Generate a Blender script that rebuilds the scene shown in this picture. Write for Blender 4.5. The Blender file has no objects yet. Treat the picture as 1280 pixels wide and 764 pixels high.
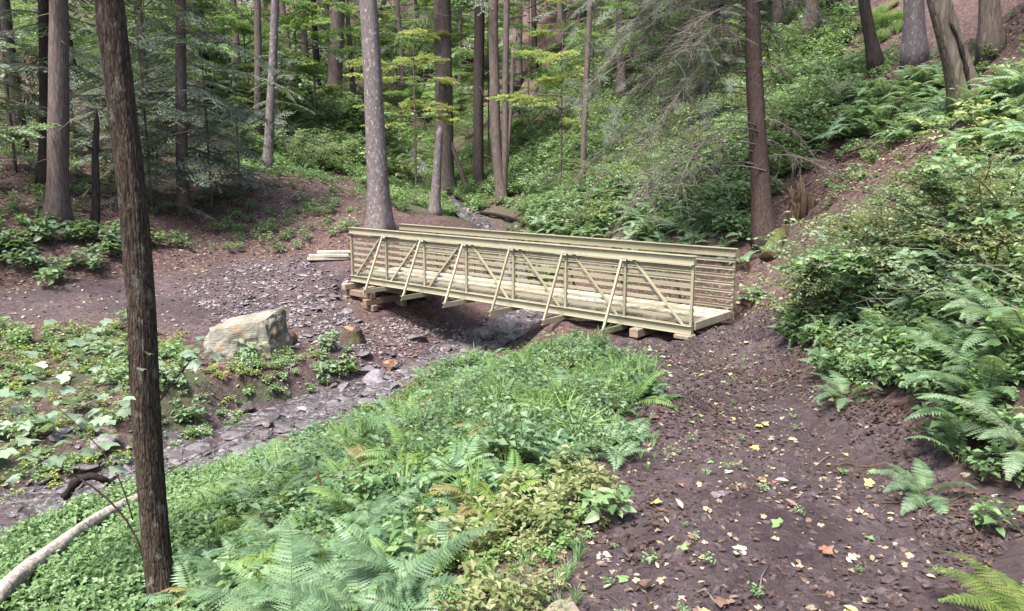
import bpy, math, random
import numpy as np
from mathutils import Vector, noise as mnoise

R = math.radians
rng = np.random.default_rng(7)
random.seed(7)
scene = bpy.context.scene
COL = scene.collection

# ------------------------------------------------------------------ camera, sky, sun, exposure
F_PX, PITCH, CAM_Z = 924.0, R(10.2), 3.0
cam_d = bpy.data.cameras.new("camera")
cam = bpy.data.objects.new("camera", cam_d)
COL.objects.link(cam)
cam.location = (0, 0, CAM_Z)
cam.rotation_euler = (R(90) - PITCH, 0, 0)
cam_d.sensor_width = 36.0
cam_d.lens = 36.0 * F_PX / 1280.0
cam_d.clip_start, cam_d.clip_end = 0.05, 1000
scene.camera = cam

SUN_EL, SUN_AZ = R(62), R(215)          # azimuth clockwise from +Y: behind and left of the camera
world = bpy.data.worlds.new("World")
scene.world = world
world.use_nodes = True
wn = world.node_tree
bg = wn.nodes["Background"]
sky = wn.nodes.new("ShaderNodeTexSky")
sky.sky_type = 'NISHITA'
sky.sun_disc = False
sky.sun_elevation = SUN_EL
sky.sun_rotation = SUN_AZ
sky.air_density, sky.dust_density, sky.ozone_density = 1.0, 3.0, 1.0
wn.links.new(sky.outputs[0], bg.inputs[0])
bg.inputs[1].default_value = 0.07
sun_d = bpy.data.lights.new("sun", 'SUN')
sun_d.energy, sun_d.angle, sun_d.color = 1.9, R(14), (1.0, 0.955, 0.88)
sun = bpy.data.objects.new("sun", sun_d)
COL.objects.link(sun)
sd = Vector((math.sin(SUN_AZ) * math.cos(SUN_EL), math.cos(SUN_AZ) * math.cos(SUN_EL), math.sin(SUN_EL)))
sun.rotation_euler = sd.to_track_quat('Z', 'Y').to_euler()
sun.location = (0, 0, 60)
vs = scene.view_settings
vs.view_transform, vs.look, vs.gamma, vs.use_curve_mapping = 'Standard', 'None', 1.0, False
vs.exposure = 2.88
scene.cycles.max_bounces = 6
scene.cycles.volume_bounces = 0
scene.cycles.diffuse_bounces = 3
scene.cycles.transmission_bounces = 3
scene.cycles.caustics_reflective = False
scene.cycles.caustics_refractive = False

# ------------------------------------------------------------------ mesh helpers
class MB:
    """collects vertices and faces, then links them as ONE mesh object"""
    def __init__(s):
        s.v, s.f, s.n = [], {3: [], 4: []}, 0
        s.m, s.a = {3: [], 4: []}, []
    def add(s, v, tris=None, quads=None, m=0, a=None):
        v = np.asarray(v, float).reshape(-1, 3)
        s.v.append(v)
        s.a.append(np.zeros(len(v)) + (rng.random() if a is None else a))
        for k, f in ((3, tris), (4, quads)):
            if f is not None and len(f):
                f = np.asarray(f, int).reshape(-1, k)
                s.f[k].append(f + s.n)
                s.m[k].append(np.zeros(len(f), int) + m)
        s.n += len(v)
    def pack(s):
        V = np.concatenate(s.v); A = np.concatenate(s.a)
        out = {'V': V, 'A': A}
        for k in (3, 4):
            out[k] = np.concatenate(s.f[k]) if s.f[k] else np.zeros((0, k), int)
            out['m%d' % k] = np.concatenate(s.m[k]) if s.m[k] else np.zeros(0, int)
        return out
    def inst(s, T, M, t, a=None):
        """T packed template, M (k,3,3), t (k,3): every copy realised into this mesh"""
        M = np.asarray(M, float); t = np.asarray(t, float); k = len(t)
        if k == 0: return
        V = np.einsum('kij,nj->kni', M, T['V']) + t[:, None, :]
        nv = len(T['V'])
        s.v.append(V.reshape(-1, 3))
        if a is None: a = rng.random(k)
        s.a.append(((T['A'][None, :] * 0.6 + np.asarray(a)[:, None] * 0.6) % 1.0).reshape(-1))
        off = (np.arange(k) * nv)[:, None, None] + s.n
        for q in (3, 4):
            if len(T[q]):
                s.f[q].append((T[q][None] + off).reshape(-1, q))
                s.m[q].append(np.tile(T['m%d' % q], k))
        s.n += k * nv
    def mesh(s, name, mats, smooth=True):
        P = s.pack()
        me = bpy.data.meshes.new(name)
        V, t, q = P['V'], P[3], P[4]
        nl = t.size + q.size
        me.vertices.add(len(V)); me.vertices.foreach_set('co', V.astype(np.float32).ravel())
        me.loops.add(nl)
        me.loops.foreach_set('vertex_index', np.concatenate([t.ravel(), q.ravel()]).astype(np.int32))
        npoly = len(t) + len(q)
        me.polygons.add(npoly)
        tot = np.concatenate([np.full(len(t), 3), np.full(len(q), 4)]).astype(np.int32)
        st = np.concatenate([[0], np.cumsum(tot)[:-1]]).astype(np.int32) if npoly else np.zeros(0, np.int32)
        me.polygons.foreach_set('loop_start', st)
        me.polygons.foreach_set('loop_total', tot)
        me.polygons.foreach_set('material_index', np.concatenate([P['m3'], P['m4']]).astype(np.int32))
        me.polygons.foreach_set('use_smooth', np.full(npoly, bool(smooth)))
        at = me.attributes.new('rnd', 'FLOAT', 'POINT')
        at.data.foreach_set('value', P['A'].astype(np.float32))
        for m in (mats if isinstance(mats, (list, tuple)) else [mats]): me.materials.append(m)
        me.update(calc_edges=True)
        return me
    def build(s, name, mats, parent=None, loc=None, smooth=True):
        return link(name, s.mesh(name, mats, smooth), parent, loc)

def link(name, data, parent=None, loc=None, rz=0, sc=None):
    o = bpy.data.objects.new(name, data)
    COL.objects.link(o)
    if parent is not None: o.parent = parent
    if loc is not None: o.location = tuple(loc)
    if rz: o.rotation_euler = (0, 0, rz)
    if sc is not None: o.scale = (sc, sc, sc) if np.isscalar(sc) else tuple(sc)
    return o
def tag(o, label, cat, group=None, kind=None):
    o['label'] = label; o['category'] = cat
    if group: o['group'] = group
    if kind: o['kind'] = kind
    return o
def thing(name, label, cat, loc=(0, 0, 0), rz=0, group=None):
    return tag(link(name, None, None, loc, rz), label, cat, group)
def struct(o, label, cat):
    return tag(o, label, cat, None, 'structure')

def nrm(v):
    v = np.asarray(v, float); return v / (np.linalg.norm(v) + 1e-12)
def rotz(a):
    a = np.atleast_1d(a); c, s_ = np.cos(a), np.sin(a); M = np.zeros((len(a), 3, 3))
    M[:, 0, 0] = c; M[:, 0, 1] = -s_; M[:, 1, 0] = s_; M[:, 1, 1] = c; M[:, 2, 2] = 1
    return M
def roty(a):
    a = np.atleast_1d(a); c, s_ = np.cos(a), np.sin(a); M = np.zeros((len(a), 3, 3))
    M[:, 0, 0] = c; M[:, 0, 2] = s_; M[:, 2, 0] = -s_; M[:, 2, 2] = c; M[:, 1, 1] = 1
    return M
def rotx(a):
    a = np.atleast_1d(a); c, s_ = np.cos(a), np.sin(a); M = np.zeros((len(a), 3, 3))
    M[:, 1, 1] = c; M[:, 1, 2] = -s_; M[:, 2, 1] = s_; M[:, 2, 2] = c; M[:, 0, 0] = 1
    return M

def tube(mb, pts, rad, seg=8, m=0, a=None, cap=True, disp=None, phase=0.0):
    pts = np.asarray(pts, float); n = len(pts)
    rad = np.zeros(n) + rad
    tan = np.gradient(pts, axis=0)
    tan /= np.linalg.norm(tan, axis=1)[:, None] + 1e-12
    ref = np.array([0, 0, 1.]) if abs(tan[0][2]) < .9 else np.array([1., 0, 0])
    u = nrm(ref - tan[0] * (ref @ tan[0]))
    th = np.arange(seg) / seg * 2 * np.pi + phase
    rings = []
    for i in range(n):
        u = nrm(u - tan[i] * (u @ tan[i])); w = np.cross(tan[i], u)
        r = rad[i] if disp is None else rad[i] * disp(th, i)
        rings.append(pts[i] + (np.cos(th) * r)[:, None] * u + (np.sin(th) * r)[:, None] * w)
    V = np.concatenate(rings)
    i, j = np.meshgrid(np.arange(n - 1), np.arange(seg), indexing='ij')
    j2 = (j + 1) % seg
    Q = np.stack([i * seg + j, i * seg + j2, (i + 1) * seg + j2, (i + 1) * seg + j], -1).reshape(-1, 4)
    T = []
    if cap:
        V = np.concatenate([V, pts[:1], pts[-1:]])
        for k in range(seg):
            T.append((n * seg, (k + 1) % seg, k)); T.append((n * seg + 1, (n - 1) * seg + k, (n - 1) * seg + (k + 1) % seg))
    mb.add(V, tris=T, quads=Q, m=m, a=a)

def box(mb, c, half, X=(1, 0, 0), Y=(0, 1, 0), Z=(0, 0, 1), m=0, a=None, bev=0.0):
    c = np.asarray(c, float); X, Y, Z = (np.asarray(q, float) for q in (X, Y, Z))
    hx, hy, hz = half
    if bev <= 0:
        V = [c + X * hx * i + Y * hy * j + Z * hz * k for k in (-1, 1) for j in (-1, 1) for i in (-1, 1)]
        Q = [(0, 2, 3, 1), (4, 5, 7, 6), (0, 1, 5, 4), (2, 6, 7, 3), (0, 4, 6, 2), (1, 3, 7, 5)]
        mb.add(V, quads=Q, m=m, a=a); return
    b = min(bev, hx * .9, hy * .9, hz * .9)
    ring = [(hx - b, hy), (hx, hy - b), (hx, -hy + b), (hx - b, -hy), (-hx + b, -hy), (-hx, -hy + b), (-hx, hy - b), (-hx + b, hy)]
    V = []
    for (z, ins) in ((-hz, b), (-hz + b, 0), (hz - b, 0), (hz, b)):
        for (x, y) in ring:
            V.append(c + X * (x - math.copysign(ins, x)) + Y * (y - math.copysign(ins, y)) + Z * z)
    Q = []
    for l in range(3):
        for k in range(8):
            k2 = (k + 1) % 8
            Q.append((l * 8 + k2, l * 8 + k, (l + 1) * 8 + k, (l + 1) * 8 + k2))
    T = []
    for k in range(1, 7):
        T.append((0, k, k + 1)); T.append((24, 24 + k + 1, 24 + k))
    mb.add(V, tris=T, quads=Q, m=m, a=a)

def extrude(mb, prof, p0, p1, Y, Z, m=0, a=None):
    """closed 2D profile (y,z) swept straight from p0 to p1"""
    p0, p1, Y, Z = (np.asarray(q, float) for q in (p0, p1, Y, Z)); n = len(prof)
    V = [p0 + Y * y + Z * z for y, z in prof] + [p1 + Y * y + Z * z for y, z in prof]
    Q = [(k, (k + 1) % n, n + (k + 1) % n, n + k) for k in range(n)]
    mb.add(V, quads=Q, m=m, a=a)
    return V

def channel(mb, p0, p1, out, up, h, w, t, m=0):
    """C channel: web height h, flanges w towards `out`, thickness t; p0-p1 run along the web's back, mid height"""
    pr = [(0, -h/2), (w, -h/2), (w, -h/2 + t), (t, -h/2 + t), (t, h/2 - t), (w, h/2 - t), (w, h/2), (0, h/2)]
    extrude(mb, pr, p0, p1, out, up, m)
    p0, p1, Y, Z = (np.asarray(q, float) for q in (p0, p1, out, up))
    for p in (p0, p1):          # end faces as three quads
        V = [p + Y * y + Z * z for y, z in pr]
        mb.add(V, quads=[(0, 1, 2, 3), (0, 3, 4, 7), (7, 4, 5, 6)], m=m)

# ------------------------------------------------------------------ value noise in numpy
def _hash(i, j, s):
    h = (i.astype(np.int64) * 374761393 + j.astype(np.int64) * 668265263 + s * 974634777) & 0x7fffffff
    h = ((h ^ (h >> 13)) * 1274126177) & 0x7fffffff
    return ((h ^ (h >> 16)) & 0xffff) / 65535.0
def vnoise(x, y, s=0):
    x, y = np.asarray(x, float), np.asarray(y, float)
    i, j = np.floor(x), np.floor(y); fx, fy = x - i, y - j
    fx, fy = fx * fx * (3 - 2 * fx), fy * fy * (3 - 2 * fy)
    i, j = i.astype(int), j.astype(int)
    return ((_hash(i, j, s) * (1 - fx) + _hash(i + 1, j, s) * fx) * (1 - fy)
            + (_hash(i, j + 1, s) * (1 - fx) + _hash(i + 1, j + 1, s) * fx) * fy) - .5
def fbm(x, y, s=0, oct=4):
    v, a = 0, 1.0
    for o in range(oct):
        v = v + vnoise(np.asarray(x) * 2 ** o + 13.1 * o, np.asarray(y) * 2 ** o - 7.7 * o, s + o) * a; a *= .5
    return v
def sstep(a, b, x):
    t = np.clip((x - a) / (b - a), 0, 1); return t * t * (3 - 2 * t)

# ------------------------------------------------------------------ where the ground lies
cp, sp = math.cos(PITCH), math.sin(PITCH)
def ray(px, py):
    a, v = (px - 640) / F_PX, -(py - 382) / F_PX
    return np.array([a, cp + v * sp, -sp + v * cp])
def at(px, py, Y):
    d = ray(px, py); return np.array([0, 0, CAM_Z]) + d * (Y / d[1])

_cp = [  # (px, py, distance): ground seen in the photograph
 (700,764,3.0),(850,700,3.53),(950,764,3.0),(800,600,4.8),(950,600,4.8),(850,500,7.37),(950,500,7.3),(900,450,9.97),(830,440,10.6),(950,405,13.4),
 (866,421,12.6),(917,394,13.9),(1080,560,5.9),(1180,660,4.0),(1250,740,3.2),(1000,480,8.2),
 (1280,610,4.2),(1280,450,5.2),(1280,300,6.9),(1280,200,9.0),(1280,100,12.5),(1280,0,17.5),(1150,560,5.4),(1100,450,7.4),
 (1050,400,9.3),(1060,310,11.5),(1100,200,15),(1208,132,14.5),(1142,80,21),(1100,95,20.5),(1240,70,20),(1150,150,17),(1150,260,11.5),
 (955,305,16.5),(1000,330,14.5),(1000,240,18),(950,150,25),(950,50,32),(800,250,22),(800,150,32),(800,50,42),(900,290,17.5),(880,240,20),
 (700,265,25),(700,200,33),(700,100,45),(700,0,62),(1050,0,34),
 (600,272,31),(510,200,40),(520,150,50),(560,100,60),(560,0,75),(640,290,26),
 (475,290,21.5),(400,235,27),(420,150,40),(330,215,28),(300,295,22),(225,265,22),(72,283,18.5),(0,205,22),(150,200,28),(0,100,32),(200,100,40),
 (350,100,50),(200,0,60),(0,0,50),(0,300,17),(0,362,15.6),(150,345,17.6),(550,265,27),
 (430,343,19.3),(436,388,17.9),(400,400,16.3),(300,435,14.6),(360,350,18.6),(250,352,17.9),(0,390,14.6),(120,395,14.9),(0,480,11.9),(200,470,12.4),(100,530,10.9),
 (480,400,17.6),(500,425,16.4),
 (500,620,5.0),(650,520,7.5),(700,450,10),(740,440,11.6),(400,600,6.3),(300,640,6.3),(200,764,5.2),(50,764,5.4),(100,690,6.7),(400,764,4.0),(550,764,3.4),
 (480,548,9.3),(570,502,10.8),(590,458,12.7),(330,590,8.6),(640,470,11.3),(600,560,6.6),(690,400,14.6),
]
_wp = [  # ground outside the frame or hidden
 (0,0,1.35),(0,-4,1.6),(-4,0,.2),(-8,0,-.9),(4,0,2.6),(8,0,5),(8,6,5.2),(14,4,8),(-12,4,-1.3),(-16,10,1.0),(-20,20,4.5),(-30,30,14),(-40,10,14),(-40,50,24),(-30,0,6),
 (20,12,11),(30,20,19),(30,40,24),(45,30,30),(30,60,32),(45,70,42),(0,90,30),(-30,80,30),(0,110,44),(-50,110,50),(50,110,55),(60,0,36),(-60,0,26),(-60,60,36),(20,-5,11),(-20,-5,0),
 (1.2,15.5,-.35),(3.6,15.2,.12),(2.4,18.5,.2),(-1.3,20.5,-.55),(0.5,22.5,0.0),(-4.4,19.6,.4),(1.5,14.2,.0),(0.2,14.6,-.62),(-.6,13.6,-.6),
]
STREAM = np.array([  # x, y, water z, half width
 (-14,6.6,-1.42,.9),(-9.5,7.0,-1.33,.9),*[tuple(at(px,py,Y))+(w,) for px,py,Y,w in ((-60,672,7.9,.8),(60,632,8.9,.85),(170,600,9.7,.85),(270,565,10.6,.9),(350,530,11.9,.95),(440,492,13.4,.9),(520,468,14.7,.7),(590,432,16.9,.52),(655,397,19.6,.55))],
 (0.4,22.3,-.35,.6),(0.0,25.5,.25,.5),(-1.0,29,.85,.45),(-2.4,33,1.6,.4),(-4.6,38,2.9,.35),(-5.6,43,4.2,.3)])
def seg_dist(P, poly):
    """distance of points P (n,2) to a polyline (k,2), plus segment index and parameter"""
    best = np.full(len(P), 1e9); bi = np.zeros(len(P), int); bt = np.zeros(len(P))
    for k in range(len(poly) - 1):
        a, b = poly[k], poly[k + 1]; d = b - a
        t = np.clip(((P - a) @ d) / (d @ d + 1e-12), 0, 1)
        q = np.linalg.norm(P - (a + t[:, None] * d), axis=1)
        w = q < best; best[w] = q[w]; bi[w] = k; bt[w] = t[w]
    return best, bi, bt
def in_poly(P, poly):
    x, y = P[:, 0], P[:, 1]; ins = np.zeros(len(P), bool); n = len(poly)
    for i in range(n):
        x0, y0 = poly[i]; x1, y1 = poly[(i + 1) % n]
        c = ((y0 > y) != (y1 > y)) & (x < (x1 - x0) * (y - y0) / (y1 - y0 + 1e-12) + x0)
        ins ^= c
    return ins
def soft_in(P, poly, w):
    pl = np.asarray(list(poly) + [poly[0]])
    d, _, _ = seg_dist(P, pl)
    d = np.where(in_poly(P, poly), d, -d)
    return sstep(-w, w, d)

_C = np.array([at(*c) for c in _cp] + [list(c) for c in _wp])
def _tps_fit(C, lam=.08):
    n = len(C); d = np.linalg.norm(C[:, None, :2] - C[None, :, :2], axis=2)
    K = np.where(d > 0, d * d * np.log(d + 1e-12), 0) + np.eye(n) * lam
    A = np.zeros((n + 3, n + 3)); A[:n, :n] = K; A[:n, n] = 1; A[:n, n + 1:] = C[:, :2]; A[n:, :n] = A[:n, n:].T
    return np.linalg.solve(A, np.concatenate([C[:, 2], np.zeros(3)]))
_W = _tps_fit(_C)
def _tps(x, y):
    out = np.zeros(len(x))
    for s0 in range(0, len(x), 20000):
        P = np.stack([x[s0:s0 + 20000], y[s0:s0 + 20000]], 1)
        d2 = ((P[:, None] - _C[None, :, :2]) ** 2).sum(2)
        K = np.where(d2 > 1e-12, .5 * d2 * np.log(d2 + 1e-12), 0)
        out[s0:s0 + 20000] = K @ _W[:len(_C)] + _W[len(_C)] + P @ _W[-2:]
    return out
def axis_grid(lo, hi, a, b, fine, grow):
    g = list(np.arange(a, b, fine)); s_ = fine
    while g[-1] < hi: s_ = min(s_ * grow, 1.6); g.append(g[-1] + s_)
    s_ = fine
    while g[0] > lo: s_ = min(s_ * grow, 1.6); g.insert(0, g[0] - s_)
    return np.array(g)
GX = axis_grid(-60, 60, -6.5, 5.5, .05, 1.06)
GY = axis_grid(-6, 112, 2.4, 15.5, .05, 1.045)
XX, YY = np.meshgrid(GX, GY); xf, yf = XX.ravel(), YY.ravel()
# coarse TPS then bilinear is enough for the smooth part
cx, cy = np.linspace(-62, 62, 190), np.linspace(-8, 114, 200)
_cz = _tps(*[q.ravel() for q in np.meshgrid(cx, cy)]).reshape(200, 190)
def bil(gx, gy, Z, x, y):
    i = np.clip(np.searchsorted(gx, x) - 1, 0, len(gx) - 2); j = np.clip(np.searchsorted(gy, y) - 1, 0, len(gy) - 2)
    fx = np.clip((x - gx[i]) / (gx[i + 1] - gx[i]), 0, 1); fy = np.clip((y - gy[j]) / (gy[j + 1] - gy[j]), 0, 1)
    return (Z[j, i] * (1 - fx) + Z[j, i + 1] * fx) * (1 - fy) + (Z[j + 1, i] * (1 - fx) + Z[j + 1, i + 1] * fx) * fy
inner = (np.abs(xf) < 14) & (yf < 34)
zf = np.empty(len(xf))
zf[inner] = _tps(xf[inner], yf[inner]); zf[~inner] = bil(cx, cy, _cz, xf[~inner], yf[~inner])
SM = zf.copy().reshape(XX.shape)
def ground_px(px, py, Z, y0=1.8, y1=105):
    d = ray(px, py); Y = np.geomspace(y0, y1, 900); P = d[None] * (Y / d[1])[:, None]; P[:, 2] += CAM_Z
    h = bil(GX, GY, Z, P[:, 0], P[:, 1]) - P[:, 2]
    k = np.argmax(h > 0) if (h > 0).any() else len(Y) - 1
    return P[k]
def poly_px(pts, Z=None):
    return np.array([ground_px(px, py, SM if Z is None else Z)[:2] for px, py in pts])
PATH = np.concatenate([poly_px([(690,790),(730,700),(745,640),(770,560),(800,500),(790,460),(745,428),(866,412),(915,390),(985,372),(1005,400),(1000,485),(1080,580),(1180,670),(1250,745)]), [[2.3, 1.5], [.3, 1.5]]])
LPATH = poly_px([(-40,362),(100,352),(250,338),(300,322),(400,318),(440,338),(442,385),(480,470),(420,462),(380,420),(330,400),(255,425),(205,410),(150,398),(-40,400)])
FERNB = poly_px([(225,764),(235,625),(330,580),(430,535),(510,490),(565,462),(645,448),(725,425),(795,455),(800,495),(765,560),(715,605),(640,640),(575,690),(550,790)])
P2 = np.stack([xf, yf], 1)
m_path, m_lpath = soft_in(P2, PATH, .25), soft_in(P2, LPATH, .3)
sdist, sidx, st_ = seg_dist(P2, STREAM[:, :2])
sz = STREAM[sidx, 2] * (1 - st_) + STREAM[sidx + 1, 2] * st_
sw = STREAM[sidx, 3] * (1 - st_) + STREAM[sidx + 1, 3] * st_
sw = sw * (1 + .5 * fbm(xf * .9, yf * .9, 5))
# relief
CUTB = poly_px([(1000, 470), (1060, 505), (1130, 540), (1200, 600), (1290, 620), (1290, 780), (1180, 690), (1080, 590), (1000, 500)])
m_cut = soft_in(P2, CUTB, .15)
mud = np.clip(m_path + m_lpath, 0, 1)
zf = zf + (1 - mud) * (fbm(xf * .5, yf * .5, 1, 5) * .22 + fbm(xf * 2.3, yf * 2.3, 2, 3) * .06) * sstep(1, 12, yf)
zf = zf + mud * (fbm(xf * 1.1, yf * 1.1, 3, 3) * .09 + fbm(xf * 4.2, yf * 4.2, 4, 3) * .085)
zf = zf - m_path * .05 * np.exp(-((vnoise(xf * 2.2, yf * .5, 9)) / .1) ** 2)
far = sstep(25, 60, yf)
zf = zf + far * fbm(xf * .12, yf * .12, 11, 4) * 3.0
cut = 1 - sstep(sw * .75, sw * 1.0 + .55, sdist)
zf = zf * (1 - cut) + np.minimum(zf, sz - .07 + fbm(xf * 2.6, yf * 2.6, 21, 3) * .16) * cut
# keep the ground under the deck
BU = np.array([math.cos(R(139.27)), math.sin(R(139.27))]); BN = np.array([math.sin(R(139.27)), -math.cos(R(139.27))])
B0 = np.array([3.112, 12.599]); BZ = .2229; BL, BW, BH = 9.495, 1.657, 1.37
rel = P2 - B0; bu, bn = rel @ BU, rel @ BN
nb = sstep(-1.2, -.5, bn) * (1 - sstep(BW + .5, BW + 1.0, bn)) * sstep(-.4, .05, bu) * (1 - sstep(BL - .05, BL + .3, bu))
zf = zf * (1 - nb) + np.minimum(zf, BZ - .12) * nb
crib = (1 - sstep(.0, .5, np.abs(bu - BL + .2) - .3)) * (1 - sstep(.2, .7, np.abs(bn - BW / 2) - BW / 2))
zf = zf * (1 - crib) + np.minimum(zf, BZ - .42) * crib
ZG = zf.reshape(XX.shape)
def gz(x, y): return bil(GX, GY, ZG, np.asarray(x, float), np.asarray(y, float))
def G(px, py): return ground_px(px, py, ZG)
def gnormal(x, y, e=.15):
    dx = (gz(x + e, y) - gz(x - e, y)) / (2 * e); dy = (gz(x, y + e) - gz(x, y - e)) / (2 * e)
    n = np.stack([-dx, -dy, np.ones_like(dx)], -1); return n / np.linalg.norm(n, axis=-1)[..., None]

# ------------------------------------------------------------------ materials
def mat(name):
    m = bpy.data.materials.new(name); m.use_nodes = True
    nt = m.node_tree; nt.nodes.clear()
    out = nt.nodes.new('ShaderNodeOutputMaterial')
    return m, nt, out
class NT:
    def __init__(s, nt): s.nt = nt
    def n(s, t, **kw):
        nd = s.nt.nodes.new(t)
        for k, v in kw.items():
            if k in nd.inputs: nd.inputs[k].default_value = v
            else: setattr(nd, k, v)
        return nd
    def l(s, a, b): s.nt.links.new(a, b)
    def coords(s, scale=(1, 1, 1), kind='Object'):
        tc = s.n('ShaderNodeTexCoord'); mp = s.n('ShaderNodeMapping'); mp.inputs['Scale'].default_value = scale
        s.l(tc.outputs[kind], mp.inputs['Vector']); return mp.outputs[0]
    def noise(s, vec, scale, detail=4, rough=.55, dist=0.0):
        nd = s.n('ShaderNodeTexNoise'); nd.inputs['Scale'].default_value = scale; nd.inputs['Detail'].default_value = detail
        nd.inputs['Roughness'].default_value = rough; nd.inputs['Distortion'].default_value = dist
        s.l(vec, nd.inputs['Vector']); return nd.outputs['Fac']
    def ramp(s, fac, stops):
        r = s.n('ShaderNodeValToRGB'); e = r.color_ramp.elements
        while len(e) < len(stops): e.new(.5)
        for el, (p, c) in zip(e, stops): el.position = p; el.color = (*c, 1) if len(c) == 3 else c
        s.l(fac, r.inputs[0]); return r.outputs[0]
    def mix(s, fac, a, b, mode='MIX'):
        m = s.n('ShaderNodeMix'); m.data_type = 'RGBA'; m.blend_type = mode
        for sock, v in ((m.inputs[0], fac), (m.inputs[6], a), (m.inputs[7], b)):
            if hasattr(v, 'links'): s.l(v, sock)
            elif isinstance(v, (int, float)): sock.default_value = v
            else: sock.default_value = (*v, 1)
        return m.outputs[2]
    def math(s, op, a, b=0.0):
        m = s.n('ShaderNodeMath', operation=op)
        for sock, v in ((m.inputs[0], a), (m.inputs[1], b)):
            if hasattr(v, 'links'): s.l(v, sock)
            else: sock.default_value = v
        return m.outputs[0]
    def bump(s, h, strength=.5, dist=.02, base=None):
        b = s.n('ShaderNodeBump'); b.inputs['Strength'].default_value = strength; b.inputs['Distance'].default_value = dist
        s.l(h, b.inputs['Height'])
        if base is not None: s.l(base, b.inputs['Normal'])
        return b.outputs[0]
    def bsdf(s, col, rough=.8, normal=None, spec=.3):
        p = s.n('ShaderNodeBsdfPrincipled')
        for k, v in (('Base Color', col), ('Roughness', rough), ('Specular IOR Level', spec)):
            if hasattr(v, 'links'): s.l(v, p.inputs[k])
            elif isinstance(v, (int, float)): p.inputs[k].default_value = v
            else: p.inputs[k].default_value = (*v, 1)
        if normal is not None: s.l(normal, p.inputs['Normal'])
        return p.outputs[0]

def leaf_mat(name, cols, trans=.35, rough=.45, spec=.35):
    """cols: dark, mid, light; picked by the leaf's own random value and the plant's"""
    m, nt, out = mat(name); k = NT(nt)
    at_ = k.n('ShaderNodeAttribute', attribute_name='rnd'); oi = k.n('ShaderNodeObjectInfo')
    f = k.math('ADD', k.math('MULTIPLY', at_.outputs['Fac'], .7), k.math('MULTIPLY', oi.outputs['Random'], .3))
    nz = k.noise(k.coords((1, 1, 1)), 9.0, 2)
    f = k.math('ADD', f, k.math('MULTIPLY', k.math('SUBTRACT', nz, .5), .5))
    n_ = len(cols); col = k.ramp(f, [(.08 + .84 * i / (n_ - 1), c) for i, c in enumerate(cols)])
    d = k.bsdf(col, rough, None, spec)
    t = k.n('ShaderNodeBsdfTranslucent'); k.l(k.mix(.5, col, (.30, .42, .10), 'MIX'), t.inputs[0])
    mx = k.n('ShaderNodeMixShader'); mx.inputs[0].default_value = trans
    k.l(d, mx.inputs[1]); k.l(t.outputs[0], mx.inputs[2]); k.l(mx.outputs[0], out.inputs[0])
    return m

def bark_mat(name, dark, light, lichen=None, zs=.12, sc=26, bump=.8, moss=0.0, bd=.02):
    m, nt, out = mat(name); k = NT(nt)
    v = k.coords((1, 1, zs)); a = k.noise(v, sc, 5, .6, .6)
    v2 = k.coords((1, 1, .5)); b = k.noise(v2, sc * .18, 3)
    vor = k.n('ShaderNodeTexVoronoi', feature='DISTANCE_TO_EDGE'); vor.inputs['Scale'].default_value = sc * .75; k.l(k.coords((1, 1, zs * 1.2)), vor.inputs['Vector'])
    h = k.math('ADD', a, k.math('MULTIPLY', k.math('MINIMUM', vor.outputs['Distance'], .25), .8))
    col = k.ramp(h, [(.35, dark), (.62, tuple(.5 * (x + y) for x, y in zip(dark, light))), (.92, light)])
    col = k.mix(k.math('MULTIPLY', b, .5), col, tuple(x * .55 for x in dark))
    if lichen:
        c = k.noise(k.coords((1, 1, .6)), 11, 4, .7)
        col = k.mix(k.ramp(c, [(.56, (0, 0, 0)), (.68, (1, 1, 1))]), col, lichen)
    if moss > 0:
        g = k.noise(k.coords((1, 1, .5)), 3.5, 4, .6); ge = k.n('ShaderNodeSeparateXYZ'); k.l(k.coords(), ge.inputs[0])
        mk = k.math('SUBTRACT', k.math('ADD', g, moss), k.math('MULTIPLY', ge.outputs[2], .25))
        col = k.mix(k.ramp(mk, [(.55, (0, 0, 0)), (.7, (1, 1, 1))]), col, (.065, .085, .03))
    k.l(k.bsdf(col, .9, k.bump(h, bump, bd), .15), out.inputs[0]); return m

def worn(name, c1, c2, dirt, axis, sc, amount=.5, rough=.55):
    """grained board or section with stains, scuffs and member-to-member colour changes"""
    m, nt, out = mat(name); k = NT(nt); s3 = [1, 1, 1]; s3[axis] = .07
    a = k.noise(k.coords(tuple(s3)), sc, 6, .65, .3); b = k.noise(k.coords(), 1.3, 5, .65); c = k.noise(k.coords(), 9, 5, .7)
    at_ = k.n('ShaderNodeAttribute', attribute_name='rnd')
    col = k.mix(k.ramp(k.math('ADD', k.math('MULTIPLY', a, .55), k.math('MULTIPLY', at_.outputs['Fac'], .45)), [(.25, (0, 0, 0)), (.72, (1, 1, 1))]), c1, c2)
    d = k.math('MULTIPLY', k.ramp(k.math('ADD', k.math('MULTIPLY', b, .6), k.math('MULTIPLY', c, .4)), [(.48, (0, 0, 0)), (.66, (1, 1, 1))]), amount)
    col = k.mix(d, col, dirt)
    k.l(k.bsdf(col, k.math('ADD', rough, k.math('MULTIPLY', d, .3)), k.bump(a, .3, .004), .3), out.inputs[0]); return m

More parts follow.
